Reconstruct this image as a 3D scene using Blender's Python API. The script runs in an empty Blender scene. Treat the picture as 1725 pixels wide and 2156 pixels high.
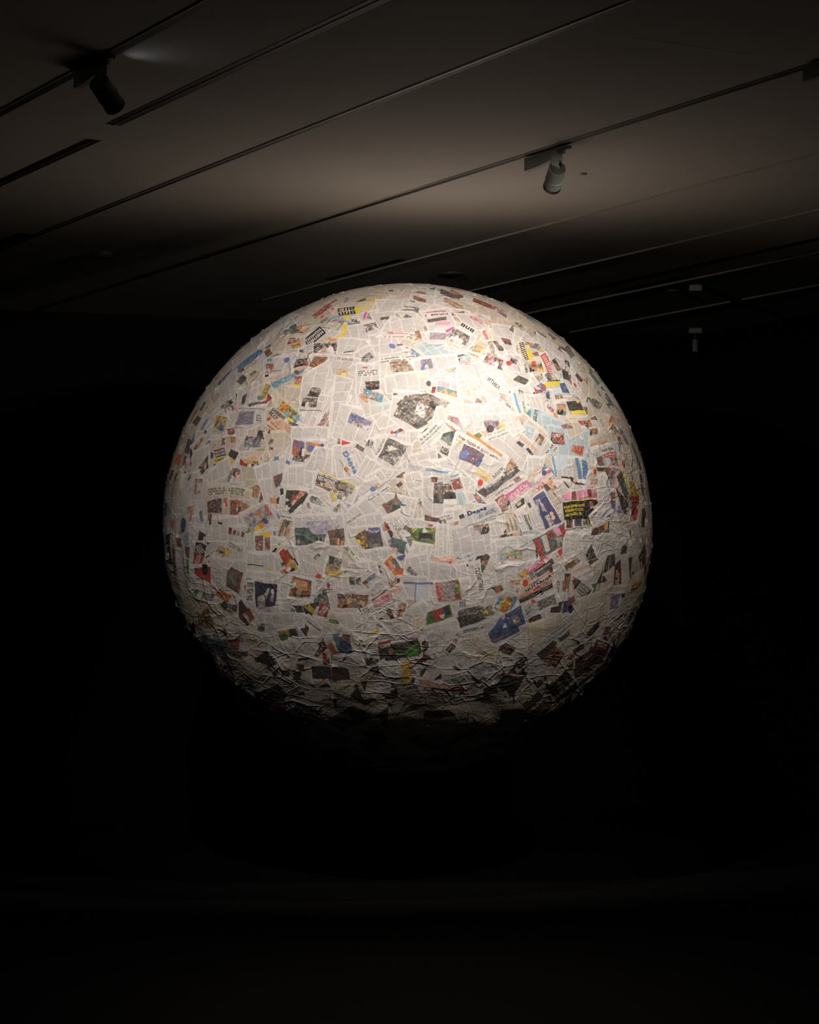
import bpy, bmesh, math, random
import numpy as np
from mathutils import Vector, Matrix

# ------------------------------------------------------------------ camera, world, lights
sc = bpy.context.scene
COL = sc.collection
FPX, IW, IH, HOR = 5000.0, 1725.0, 2156.0, 1310.0
CAM = Vector((0.0, 0.0, 1.5))
PITCH = math.atan((HOR - IH / 2) / FPX)
cam_d = bpy.data.cameras.new('camera'); cam = bpy.data.objects.new('camera', cam_d); COL.objects.link(cam)
cam_d.sensor_fit = 'VERTICAL'; cam_d.sensor_height = 36.0; cam_d.lens = FPX / IH * 36.0
cam_d.clip_end = 200
cam.location = CAM; cam.rotation_euler = (math.pi / 2 + PITCH, 0, 0)
sc.camera = cam
sc.view_settings.view_transform = 'Standard'; sc.view_settings.look = 'None'
sc.view_settings.gamma = 1; sc.view_settings.exposure = 0.0
sc.view_settings.use_curve_mapping = False

world = bpy.data.worlds.new('dark_room'); sc.world = world; world.use_nodes = True
bg = world.node_tree.nodes['Background']
bg.inputs[0].default_value = (0.6, 0.75, 0.7, 1); bg.inputs[1].default_value = 0.0004

CEIL = 3.8
cp, sp = math.cos(PITCH), math.sin(PITCH)
def ray(px, py):
    x, y = (px - IW / 2) / FPX, -(py - IH / 2) / FPX
    return Vector((x, cp - sp * y, sp + cp * y)).normalized()
def on_z(px, py, z):
    d = ray(px, py); t = (z - CAM.z) / d.z
    return CAM + d * t
BALL_R = 1.4
BALL_C = CAM + ray(858, 1112) * 13.62

def spot_light(name, loc, target, power, color, angle, blend, radius):
    l = bpy.data.lights.new(name, 'SPOT'); o = bpy.data.objects.new(name, l); COL.objects.link(o)
    l.energy = power; l.color = color; l.spot_size = math.radians(angle); l.spot_blend = blend; l.shadow_soft_size = radius
    o.location = loc
    o.rotation_euler = (Vector(target) - Vector(loc)).to_track_quat('-Z', 'Y').to_euler()
    return o
WARM = (1.0, 0.87, 0.755)
bc = BALL_C
spot_light('spot_main', (0.66, 11.60, 3.49), bc + Vector((0.05, 0, 0.0)), 72, WARM, 92, 0.5, 0.03)
spot_light('spot_left', (-1.20, 9.85, 3.57), bc + Vector((-0.1, -0.6, 0.1)), 195, WARM, 62, 0.7, 0.03)
spot_light('spot_right', (1.85, 9.9, 3.57), bc + Vector((0.3, -0.6, 0.1)), 180, WARM, 62, 0.7, 0.03)

spot_light('front_fill', (0.3, 6.4, 3.6), bc + Vector((0.0, 0, 0.0)), 18, WARM, 40, 0.7, 0.04)  # added fill light without a fixture, lifts the ball's dark lower part

# ------------------------------------------------------------------ helpers
def mesh_obj(name, verts, faces, mat=None, parent=None, smooth=False):
    me = bpy.data.meshes.new(name); me.from_pydata([tuple(v) for v in verts], [], faces); me.update()
    o = bpy.data.objects.new(name, me); COL.objects.link(o)
    if mat: me.materials.append(mat)
    if parent: o.parent = parent
    if smooth:
        for p in me.polygons: p.use_smooth = True
    return o
def bm_obj(name, bm, mat=None, parent=None, smooth=False):
    me = bpy.data.meshes.new(name); bm.to_mesh(me); bm.free()
    o = bpy.data.objects.new(name, me); COL.objects.link(o)
    if mat: me.materials.append(mat)
    if parent: o.parent = parent
    if smooth:
        for p in me.polygons: p.use_smooth = True
    return o
def structure(o):
    o['kind'] = 'structure'; return o
def tag(o, label, cat, group=None):
    o['label'] = label; o['category'] = cat
    if group: o['group'] = group
    return o
def add_box(bm, c, s, rot=None, bevel=0.0):
    r = bmesh.ops.create_cube(bm, size=1.0)
    vs = r['verts']
    bmesh.ops.scale(bm, verts=vs, vec=Vector(s))
    if bevel:
        es = list({e for v in vs for e in v.link_edges})
        rb = bmesh.ops.bevel(bm, geom=es, offset=bevel, segments=2, affect='EDGES', profile=0.5)
        vs = list({v for f in rb['faces'] for v in f.verts} | {v for v in vs if v.is_valid})
    if rot is not None: bmesh.ops.transform(bm, matrix=rot.to_4x4() if len(rot) == 3 else rot, verts=vs)
    bmesh.ops.translate(bm, verts=vs, vec=Vector(c))
    return vs
def lathe(bm, prof, seg=48, mat=Matrix.Identity(4)):
    rings = []
    for (r, z) in prof:
        if r < 1e-6: rings.append([bm.verts.new(mat @ Vector((0, 0, z)))])
        else: rings.append([bm.verts.new(mat @ Vector((r * math.cos(2 * math.pi * k / seg), r * math.sin(2 * math.pi * k / seg), z))) for k in range(seg)])
    for a, b in zip(rings, rings[1:]):
        for k in range(seg):
            k2 = (k + 1) % seg
            if len(a) == 1 and len(b) == 1: continue
            if len(a) == 1: bm.faces.new((a[0], b[k2], b[k]))
            elif len(b) == 1: bm.faces.new((a[k], a[k2], b[0]))
            else: bm.faces.new((a[k], a[k2], b[k2], b[k]))

# ------------------------------------------------------------------ materials
def new_mat(name):
    m = bpy.data.materials.new(name); m.use_nodes = True
    nt = m.node_tree; return m, nt, nt.nodes, nt.links, nt.nodes['Principled BSDF']
def simple(name, col, rough=0.5, noise=0.0, nscale=8.0, metallic=0.0, spec=0.5, bump=0.0):
    m, nt, N, L, b = new_mat(name)
    b.inputs['Roughness'].default_value = rough; b.inputs['Metallic'].default_value = metallic
    b.inputs['Specular IOR Level'].default_value = spec
    tc = N.new('ShaderNodeTexCoord'); nz = N.new('ShaderNodeTexNoise'); nz.inputs['Scale'].default_value = nscale
    nz.inputs['Detail'].default_value = 6
    L.new(tc.outputs['Object'], nz.inputs['Vector'])
    mx = N.new('ShaderNodeMix'); mx.data_type = 'RGBA'
    mx.inputs['A'].default_value = tuple(c * (1 - noise) for c in col) + (1,)
    mx.inputs['B'].default_value = tuple(min(1, c * (1 + noise)) for c in col) + (1,)
    L.new(nz.outputs['Fac'], mx.inputs['Factor']); L.new(mx.outputs['Result'], b.inputs['Base Color'])
    if bump:
        bp = N.new('ShaderNodeBump'); bp.inputs['Strength'].default_value = bump; bp.inputs['Distance'].default_value = 0.01
        L.new(nz.outputs['Fac'], bp.inputs['Height']); L.new(bp.outputs['Normal'], b.inputs['Normal'])
    return m
M_ceil = simple("ceiling_plaster", (0.66, 0.62, 0.57), 0.9, 0.05, 3.0)
M_wall = simple('black_wall_paint', (0.006, 0.006, 0.006), 0.9, 0.2, 3.0, spec=0.1)
M_floor = simple('dark_floor', (0.004, 0.004, 0.004), 0.75, 0.25, 4.0, spec=0.15)
M_white = simple('grey_white_plastic', (0.42, 0.46, 0.42), 0.5, 0.06, 20.0)
M_head = simple('grey_painted_metal', (0.27, 0.30, 0.27), 0.45, 0.06, 20.0)
M_black = simple('black_plastic', (0.008, 0.008, 0.008), 0.4, 0.1, 20.0)
M_alu = simple('aluminium_lip', (0.42, 0.43, 0.40), 0.45, 0.06, 6.0)
M_dark = simple('track_recess_black', (0.012, 0.013, 0.012), 0.6, 0.1, 20.0)
M_slotbar = simple('grey_slot_bar', (0.10, 0.10, 0.09), 0.6, 0.1, 20.0)
M_trim = simple('ceiling_joint_trim', (0.50, 0.49, 0.42), 0.6, 0.06, 8.0)
M_line = simple('panel_edge_white', (0.85, 0.84, 0.76), 0.6, 0.04, 8.0)

def crumple(N, L):
    """wrinkle height shared by everything glued on the ball (object coords = ball centre)"""
    def math_(op, a, b=None, clamp=False):
        n = N.new('ShaderNodeMath'); n.operation = op; n.use_clamp = clamp
        for i, v in enumerate((a, b)):
            if v is None: continue
            if isinstance(v, (int, float)): n.inputs[i].default_value = v
            else: L.new(v, n.inputs[i])
        return n.outputs[0]
    tc = N.new('ShaderNodeTexCoord')
    sep = N.new('ShaderNodeSeparateXYZ'); L.new(tc.outputs['Object'], sep.inputs[0])
    def mapr(v, a, b, c, d):
        n = N.new('ShaderNodeMapRange'); n.interpolation_type = 'SMOOTHSTEP'
        L.new(v, n.inputs[0])
        for i, q in enumerate((a, b, c, d)): n.inputs[i + 1].default_value = q
        return n.outputs[0]
    low = mapr(sep.outputs['Z'], -0.05, -0.95, 0.0, 1.0)
    right = mapr(sep.outputs['X'], 0.75, 1.3, 0.0, 1.0)
    left = mapr(sep.outputs['X'], -0.95, -1.35, 0.0, 0.7)
    w = math_('MAXIMUM', low, math_('MAXIMUM', math_('MULTIPLY', right, mapr(sep.outputs['Z'], 0.9, 0.2, 0.35, 1.0)), left))
    warp = N.new('ShaderNodeTexNoise'); warp.inputs['Scale'].default_value = 3.2; warp.inputs['Detail'].default_value = 3
    L.new(tc.outputs['Object'], warp.inputs['Vector'])
    wv = N.new('ShaderNodeVectorMath'); wv.operation = 'MULTIPLY_ADD'
    L.new(warp.outputs['Color'], wv.inputs[0]); wv.inputs[1].default_value = (0.35, 0.35, 0.35)
    L.new(tc.outputs['Object'], wv.inputs[2])
    wv2 = N.new('ShaderNodeVectorMath'); wv2.operation = 'MULTIPLY_ADD'
    L.new(warp.outputs['Color'], wv2.inputs[0]); wv2.inputs[1].default_value = (0.09, 0.09, 0.09)
    L.new(tc.outputs['Object'], wv2.inputs[2])
    def ridged(scale, stretch, sharp, detail=2, pw=2.0):
        mp = N.new('ShaderNodeMapping'); mp.inputs['Scale'].default_value = stretch
        L.new(wv.outputs[0], mp.inputs['Vector'])
        n = N.new('ShaderNodeTexNoise'); n.inputs['Scale'].default_value = scale; n.inputs['Detail'].default_value = detail
        n.inputs['Roughness'].default_value = 0.55
        L.new(mp.outputs[0], n.inputs['Vector'])
        a = math_('ABSOLUTE', math_('SUBTRACT', n.outputs['Fac'], 0.5))
        r = math_('SUBTRACT', 1.0, math_('MULTIPLY', a, sharp), True)
        return math_('POWER', r, pw)
    r1 = ridged(3.2, (1, 1, 1.0), 16)
    r2 = ridged(9.0, (1, 1, 1.2), 12)
    def vor(scale, stretch, feat):
        mp = N.new('ShaderNodeMapping'); mp.inputs['Scale'].default_value = stretch; L.new(wv2.outputs[0], mp.inputs['Vector'])
        v = N.new('ShaderNodeTexVoronoi'); v.feature = feat; v.inputs['Scale'].default_value = scale; L.new(mp.outputs[0], v.inputs['Vector'])
        return v.outputs['Distance']
    e1 = mapr(vor(4.5, (1, 1, 2.6), 'DISTANCE_TO_EDGE'), 0.0, 0.05, 1.0, 0.0)
    e2 = mapr(vor(11.0, (1, 1, 2.0), 'DISTANCE_TO_EDGE'), 0.0, 0.12, 1.0, 0.0)
    f1 = vor(5.5, (1, 1, 1.8), 'F1')
    r3 = ridged(2.6, (1, 1, 2.4), 8, 2, 3.0)
    r4 = ridged(24.0, (1, 1, 1), 6, 3)
    mask = N.new('ShaderNodeTexNoise'); mask.inputs['Scale'].default_value = 2.3
    L.new(tc.outputs['Object'], mask.inputs['Vector'])
    mk = mapr(mask.outputs['Fac'], 0.42, 0.62, 0.12, 1.0)
    h = math_('MULTIPLY', r1, math_('MULTIPLY', mk, 0.0045))
    h = math_('ADD', h, math_('MULTIPLY', r2, math_('MULTIPLY', mk, 0.0014)))
    h = math_('ADD', h, math_('MULTIPLY', r4, 0.0004))
    hb = math_('ADD', math_('MULTIPLY', e1, 0.0042), math_('ADD', math_('MULTIPLY', e2, 0.0016), math_('MULTIPLY', r3, 0.0016)))
    hb = math_('ADD', math_('MULTIPLY', hb, mapr(mask.outputs['Fac'], 0.42, 0.60, 0.12, 1.0)), math_('ADD', math_('MULTIPLY', f1, 0.009), math_('MULTIPLY', r4, 0.0003)))
    h = math_('ADD', h, math_('MULTIPLY', w, hb))
    bp = N.new('ShaderNodeBump'); bp.inputs['Strength'].default_value = 1.0; bp.inputs['Distance'].default_value = 1.0
    L.new(h, bp.inputs['Height'])
    rough = mapr(w, 0.0, 1.0, 0.55, 0.22)
    return bp.outputs['Normal'], rough, math_, mapr, tc, w

def ball_mat(name, kind):
    m, nt, N, L, b = new_mat(name)
    normal, rough, math_, mapr, tc, w = crumple(N, L)
    L.new(normal, b.inputs['Normal']); L.new(rough, b.inputs['Roughness'])
    L.new(mapr(w, 0.0, 1.0, 0.25, 0.8), b.inputs['Specular IOR Level'])
    def attr(n):
        a = N.new('ShaderNodeAttribute'); a.attribute_name = n; return a.outputs['Color']
    def mix(f, a, bb, mode='MIX'):
        x = N.new('ShaderNodeMix'); x.data_type = 'RGBA'; x.blend_type = mode
        for k, v in (('Factor', f), ('A', a), ('B', bb)):
            if isinstance(v, (int, float)): x.inputs[k].default_value = v
            elif isinstance(v, tuple): x.inputs[k].default_value = v
            else: L.new(v, x.inputs[k])
        return x.outputs['Result']
    def noise(vec, scale, detail=2, rough=0.5):
        n = N.new('ShaderNodeTexNoise'); n.inputs['Scale'].default_value = scale; n.inputs['Detail'].default_value = detail
        n.inputs['Roughness'].default_value = rough
        if vec is not None: L.new(vec, n.inputs['Vector'])
        return n.outputs['Fac']
    uv = N.new('ShaderNodeUVMap').outputs['UV']
    c1 = attr('col')
    if kind == 'paper':
        n = noise(tc.outputs['Object'], 30, 4, 0.7)
        col = mix(mapr(n, 0.35, 0.7, 0.0, 0.22), c1, mix(0.6, c1, (0.25, 0.22, 0.18, 1)))
    elif kind == 'text':
        sv = N.new('ShaderNodeSeparateXYZ'); L.new(uv, sv.inputs[0])
        line = math_('FRACT', math_('MULTIPLY', sv.outputs['Y'], 1 / 0.0036))
        lm = mapr(math_('ABSOLUTE', math_('SUBTRACT', line, 0.5)), 0.18, 0.36, 1.0, 0.0)
        mp = N.new('ShaderNodeMapping'); mp.inputs['Scale'].default_value = (420, 250, 1); L.new(uv, mp.inputs['Vector'])
        wn = mapr(noise(mp.outputs[0], 1.0, 3, 0.6), 0.40, 0.56, 0.15, 1.0)
        ink = math_('MULTIPLY', math_('MULTIPLY', lm, wn), 0.44)
        base = math_('ADD', ink, 0.10)
        gh = mapr(noise(tc.outputs['Object'], 16, 3, 0.6), 0.4, 0.65, 0.0, 0.16)
        col = mix(base, mix(gh, c1, (0.30, 0.28, 0.25, 1)), mix(0.1, (0.045, 0.042, 0.05, 1), c1))
    elif kind == 'photo':
        c2, c3 = attr('col2'), attr('col3')
        sd = N.new('ShaderNodeVectorMath'); sd.operation = 'ADD'
        L.new(uv, sd.inputs[0])
        cm = N.new('ShaderNodeVectorMath'); cm.operation = 'SCALE'; L.new(c1, cm.inputs[0]); cm.inputs['Scale'].default_value = 7.3
        L.new(cm.outputs[0], sd.inputs[1])
        n1 = noise(sd.outputs[0], 42, 6, 0.7)
        n2 = noise(sd.outputs[0], 75, 5, 0.65)
        n3 = noise(sd.outputs[0], 140, 3, 0.7)
        col = mix(mapr(n1, 0.40, 0.60, 0.0, 1.0), c1, c2)
        col = mix(mapr(n2, 0.50, 0.62, 0.0, 0.85), col, c3)
        col = mix(mapr(n3, 0.35, 0.7, 0.0, 0.40), col, (0.04, 0.038, 0.036, 1))
        col = mix(0.10, col, (0.42, 0.39, 0.36, 1))
    else:
        n = noise(tc.outputs['Object'], 60, 3, 0.7)
        col = mix(mapr(n, 0.35, 0.75, 0.0, 0.18), c1, (0.5, 0.48, 0.45, 1))
    L.new(col, b.inputs['Base Color'])
    return m
BM = [ball_mat('newsprint_paper', 'paper'), ball_mat('newsprint_body_text', 'text'),
      ball_mat('newsprint_photo', 'photo'), ball_mat('newsprint_ink', 'ink')]

# ------------------------------------------------------------------ the room
dl = math.radians(-90 + 0)  # track direction: vanishing point left of the view
TD = Vector((-2862.0, FPX, 0)).normalized()       # direction the ceiling lines run in
TN = Vector((TD.y, -TD.x, 0))                     # across them
corner = on_z(1440, 708, CEIL); lpt = on_z(80, 655, CEIL)
wd = (lpt - corner); wd.z = 0; wd.normalize()
WL = corner + wd * 16
WR = corner - TD * 26
def wall(name, a, b, mat, z0=0.0, z1=CEIL, th=0.15, out=None):
    d = (b - a); d.z = 0; n = Vector((-d.y, d.x, 0)).normalized() * th
    if out is not None and n.dot(out) < 0: n = -n
    pts = [a, b, b + n, a + n]
    vs = [Vector((p.x, p.y, z0)) for p in pts] + [Vector((p.x, p.y, z1)) for p in pts]
    fs = [(0, 1, 5, 4), (1, 2, 6, 5), (2, 3, 7, 6), (3, 0, 4, 7), (0, 3, 2, 1), (4, 5, 6, 7)]
    return structure(mesh_obj(name, vs, fs, mat))
wall('wall_back', corner, WL, M_wall, out=Vector((0, 1, 0)))
wall('wall_right', corner, WR, M_wall, out=Vector((1, 0.3, 0)))
wall('wall_left', WL, WL - Vector((0, 26, 0)), M_wall, out=Vector((-1, 0, 0)))
fl = [WL, corner, WR, Vector((WR.x, -3.5, 0)), Vector((WL.x, -3.5, 0))]
def slab(name, pts, z0, z1, mat):
    n = len(pts)
    vs = [Vector((p.x, p.y, z0)) for p in pts] + [Vector((p.x, p.y, z1)) for p in pts]
    fs = [tuple(range(n))[::-1], tuple(range(n, 2 * n))] + [(i, (i + 1) % n, n + (i + 1) % n, n + i) for i in range(n)]
    return structure(mesh_obj(name, vs, fs, mat))
slab('floor', fl, -0.1, 0.0, M_floor)
slab('ceiling', fl, CEIL, CEIL + 0.1, M_ceil)

def ceil_pt(px, py): return on_z(px, py, CEIL)
def extrude_strip(bm, a, b, prof):
    """prof: list of (across, z) points, closed loop, swept from a to b along the ceiling"""
    d = (b - a).normalized(); n = Vector((d.y, -d.x, 0))
    if n.y < 0: n = -n
    va = [bm.verts.new(a + n * x + Vector((0, 0, z))) for x, z in prof]
    vb = [bm.verts.new(b + n * x + Vector((0, 0, z))) for x, z in prof]
    k = len(prof)
    for i in range(k):
        j = (i + 1) % k
        bm.faces.new((va[i], va[j], vb[j], vb[i]))
    bm.faces.new(va[::-1]); bm.faces.new(vb)
def line_pts(p0, p1, ext0=0.0, ext1=0.0):
    a, b = ceil_pt(*p0), ceil_pt(*p1); m = (a + b) / 2
    ta, tb = (a - m).dot(TD), (b - m).dot(TD)
    if ta > tb: ta, tb = tb, ta
    return m + TD * (ta - ext0), m + TD * (tb + ext1)
def box_prof(x0, x1, z0, z1): return [(x0, z0), (x1, z0), (x1, z1), (x0, z1)]
def light_track(label, p0, p1, w=0.045, near=0.008, h=0.006, e0=0, e1=0):
    a, b = line_pts(p0, p1, e0, e1); c = (a + b) / 2
    root = bpy.data.objects.new('lighting_track', None); COL.objects.link(root); root.location = c
    tag(root, label, 'lighting track', None)
    bm = bmesh.new()
    extrude_strip(bm, a - c, b - c, box_prof(-w / 2 - near, -w / 2, -h, 0.0))
    extrude_strip(bm, a - c, b - c, box_prof(w / 2, w / 2 + 0.003, -h * 0.6, 0.0))
    bm_obj('metal_lip', bm, M_alu, root)
    bm = bmesh.new(); extrude_strip(bm, a - c, b - c, box_prof(-w / 2, w / 2, -h * 0.55, 0.0))
    bm_obj('black_groove', bm, M_dark, root)
    return root
def slot(label, p0, p1, w=0.10, bar=True, e0=0, e1=0):
    a, b = line_pts(p0, p1, e0, e1); c = (a + b) / 2
    root = bpy.data.objects.new('air_slot', None); COL.objects.link(root); root.location = c
    tag(root, label, 'air slot')
    bm = bmesh.new(); extrude_strip(bm, a - c, b - c, box_prof(-w / 2, w / 2, -0.002, 0.0)); bm_obj('black_opening', bm, M_dark, root)
    if bar:
        bm = bmesh.new(); extrude_strip(bm, a - c, b - c, box_prof(-w * 0.09, w * 0.09, -0.005, -0.002)); bm_obj('centre_bar', bm, M_slotbar, root)
    return root
TRK = []
light_track('thin lighting track nearest the camera, running over the left spotlight', (435, 0), (0, 243), w=0.045, h=0.006, e0=2, e1=5)
slot('long double air slot stopping just below the left spotlight', (800, 0), (237, 262), 0.075, True, e0=3)
slot('shorter double air slot further left, beyond the gap near the left spotlight', (188, 293), (0, 390), 0.075, True, e1=4)
light_track('pale edged lighting track crossing the ceiling between the two spotlights', (1310, 0), (0, 532), w=0.028, h=0.006, near=0.012, e0=3, e1=3)
slot('short dark slot end at the far left of the ceiling', (48, 492), (0, 512), 0.09, False, e1=3)
light_track('lighting track that carries the lit-up right spotlight and ends at the far left corner', (1725, 125), (80, 655), w=0.042, h=0.006, e0=4, e1=0)
slot('short faint air slot on the ceiling just above the top of the ball', (842, 545), (700, 588), 0.05, False)
slot('long thin black air slot far back on the right side of the ceiling', (1725, 507), (1076, 640), 0.075, False, e0=4)
slot('short faint air slot beside the small sensor box at the back of the ceiling', (1465, 580), (1300, 612), 0.08, False)
def trim(i, p0, p1, w, h, e0=4, e1=3):
    a, b = line_pts(p0, p1, e0, e1); bm = bmesh.new()
    extrude_strip(bm, a, b, box_prof(-w / 2, w / 2, -h, 0.0)); structure(bm_obj('trim_%d' % i, bm, M_trim))
trim(1, (1725, 318), (848, 554), 0.012, 0.009, e1=2)
trim(2, (1725, 442), (991, 610), 0.012, 0.009, e1=2)
trim(3, (1725, 533), (1109, 657), 0.012, 0.010, e1=1)
trim(4, (1725, 601), (1187, 699), 0.012, 0.010, e1=0)
def thin_bar(i, p0, p1):
    a, b = ceil_pt(*p0), ceil_pt(*p1); bm = bmesh.new()
    extrude_strip(bm, a, b, box_prof(-0.004, 0.004, -0.001, 0.0)); structure(bm_obj('trim_%d' % i, bm, M_line))
thin_bar(5, (1335, 80), (1578, 115)); thin_bar(6, (1578, 115), (1760, 54))

# ------------------------------------------------------------------ spotlights
def rot_to(axis, up=Vector((0, 0, 1))):
    return axis.to_track_quat('Z', 'Y').to_matrix().to_4x4()
def spotlight(label, px, py, aim, group='track spotlights on the ceiling', glow=0.0):
    p = ceil_pt(px, py) - Vector((0, 0, 0.0075))
    root = bpy.data.objects.new('track_spotlight', None); COL.objects.link(root); root.location = p
    tag(root, label, 'spotlight', group)
    ang = math.atan2(TD.y, TD.x); R = Matrix.Rotation(ang, 4, 'Z')
    # gear box: long box with a lower edge curving up towards the joint
    bm = bmesh.new(); L0, L1 = -0.02, 0.31; W = 0.019; H = 0.078
    prof = [(L1, -0.004), (L1, -H)]
    for k in range(9):
        t = k / 8; prof.append((L1 - 0.05 - t * (L1 - L0 - 0.05), -H + 0.030 * t * t))
    prof.append((L0, -0.004))
    va = [bm.verts.new(R @ Vector((x, -W, z))) for x, z in prof]; vb = [bm.verts.new(R @ Vector((x, W, z))) for x, z in prof]
    bm.faces.new(va); bm.faces.new(vb[::-1])
    for i in range(len(prof)):
        j = (i + 1) % len(prof); bm.faces.new((va[j], va[i], vb[i], vb[j]))
    bmesh.ops.recalc_face_normals(bm, faces=bm.faces)
    bmesh.ops.bevel(bm, geom=list(bm.edges), offset=0.002, segments=1, affect='EDGES')
    box = bm_obj('gear_box', bm, M_white, root)
    bm = bmesh.new(); add_box(bm, R @ Vector((0.21, -0.0205, -0.03)), (0.03, 0.003, 0.012), Matrix.Rotation(ang, 3, 'Z')); bm_obj('lever', bm, M_black, box)
    bm = bmesh.new(); add_box(bm, R @ Vector((-0.075, 0, -0.012)), (0.11, 0.032, 0.018), Matrix.Rotation(ang, 3, 'Z'), 0.002)
    add_box(bm, R @ Vector((-0.055, 0, -0.030)), (0.05, 0.018, 0.02), Matrix.Rotation(ang, 3, 'Z'), 0.002)
    bm_obj('track_adapter', bm, M_white, root)
    # joint block, arm
    bm = bmesh.new(); add_box(bm, (0.0, -0.025, -0.055), (0.062, 0.034, 0.044), None, 0.003); add_box(bm, (-0.012, -0.025, -0.028), (0.026, 0.03, 0.02), None, 0.003)
    bm_obj('joint_block', bm, M_white, root)
    bm = bmesh.new(); add_box(bm, (-0.008, -0.028, -0.090), (0.042, 0.016, 0.030), None, 0.003); add_box(bm, (0.004, -0.028, -0.112), (0.030, 0.012, 0.028), None, 0.003)
    arm = bm_obj('arm', bm, M_white, root)
    bm = bmesh.new(); lathe(bm, [(0, -0.006), (0.013, -0.006), (0.013, 0.006), (0, 0.006)], 24, Matrix.Translation((0.020, -0.028, -0.095)) @ Matrix.Rotation(math.pi / 2, 4, 'Y'))
    bm_obj('pivot_knob', bm, M_black, arm)
    # head: axis from rear (fins) to front (lens)
    ax = aim.normalized(); rear = Vector((0.0, -0.025, -0.128)) - ax * 0.02
    hx = ax.cross(Vector((0, 0, 1))).normalized(); hy = ax.cross(hx)
    Rm = Matrix((hx, hy, ax)).transposed().to_4x4(); T = Matrix.Translation(rear) @ Rm
    r = 0.050
    bm = bmesh.new(); lathe(bm, [(0, 0.022), (r - 0.004, 0.022), (r - 0.004, 0.0), (r, 0.0), (r, 0.090), (r + 0.0025, 0.092), (r + 0.0025, 0.097), (r, 0.099), (r, 0.155), (0, 0.155)], 56, T)
    head = bm_obj('lamp_head', bm, M_head, root, False)
    bm = bmesh.new()
    for k in range(-5, 6):
        x = k * 0.0085; hw = math.sqrt(max(0.0, (r - 0.005) ** 2 - x * x))
        if hw > 0.006: add_box(bm, T @ Vector((x, 0, 0.011)), (0.0035, 2 * hw, 0.020), Rm.to_3x3())
    bm_obj('cooling_fins', bm, M_head, head)
    bm = bmesh.new(); lathe(bm, [(0, 0.0205), (r - 0.005, 0.0205), (r - 0.005, 0.0225), (0, 0.0225)], 40, T); bm_obj('vent_backing', bm, M_black, head)
    bm = bmesh.new(); lathe(bm, [(r - 0.006, 0.153), (r + 0.0015, 0.153), (r + 0.0015, 0.173), (r - 0.006, 0.173), (r - 0.006, 0.153)], 56, T); bm_obj('black_front_ring', bm, M_black, root)
    bm = bmesh.new(); lathe(bm, [(0, 0.157), (r - 0.006, 0.157), (r - 0.006, 0.160), (0, 0.160)], 40, T); bm_obj('lens', bm, M_black, root)
    root.scale = (.86, .86, .86)
    if glow:
        l = bpy.data.lights.new('lamp_spill', 'SPOT'); o = bpy.data.objects.new('lamp_spill', l); COL.objects.link(o)
        l.energy = glow; l.color = (0.85, 0.9, 1.0); l.shadow_soft_size = 0.006; l.spot_size = math.radians(120); l.spot_blend = 1.0
        o.location = p + Vector((0.055, -0.02, -0.085))
        o.rotation_euler = Vector((1, -0.25, 0.12)).to_track_quat('-Z', 'Y').to_euler()
    return root
spotlight('dim grey spotlight upper left, tilted down to the right in the dark', 214, 122, Vector((0.36, 0.82, -0.50)), glow=0.16)
spotlight('pale grey spotlight right of centre against the brightly lit ceiling', 1172, 310, Vector((-0.13, 0.88, -0.46)))
spotlight('spotlight at the right picture edge with only its gear box end showing', 1786, 106, Vector((-0.5, 0.5, -0.66)), glow=0.16)

def disc(name, label, cat, px, py, r, h, mat, dz=0.0):
    p = ceil_pt(px, py); bm = bmesh.new()
    lathe(bm, [(0, -h), (r * 0.75, -h), (r, -h * 0.5), (r, 0), (0, 0)], 32)
    o = bm_obj(name, bm, mat, None, False); o.location = p; tag(o, label, cat); return o
disc('ceiling_cap', 'tiny round grey cap on the ceiling just right of the pale spotlight', 'ceiling cap', 1230, 365, 0.018, 0.006, M_slotbar)
disc('smoke_detector', 'round faint smoke detector on the dark ceiling above the ball', 'smoke detector', 950, 576, 0.075, 0.012, M_slotbar)
disc('smoke_detector', 'very dark round smoke detector far left on the ceiling', 'smoke detector', 218, 533, 0.07, 0.03, M_slotbar)
disc('smoke_detector', 'small round smoke detector beside the pale sensor box at the back right', 'smoke detector', 1418, 610, 0.045, 0.02, M_slotbar)
p = ceil_pt(1465, 600); bm = bmesh.new(); add_box(bm, (0, 0, -0.022), (0.085, 0.06, 0.044), None, 0.006)
sb = bm_obj('sensor_box', bm, M_white); sb.location = p; tag(sb, 'small pale box fixed to the far ceiling on the right', 'sensor')
bm = bmesh.new(); lathe(bm, [(0, -0.054), (0.02, -0.05), (0.024, -0.044), (0, -0.044)], 20); bm_obj('lens', bm, M_black, sb)
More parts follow.
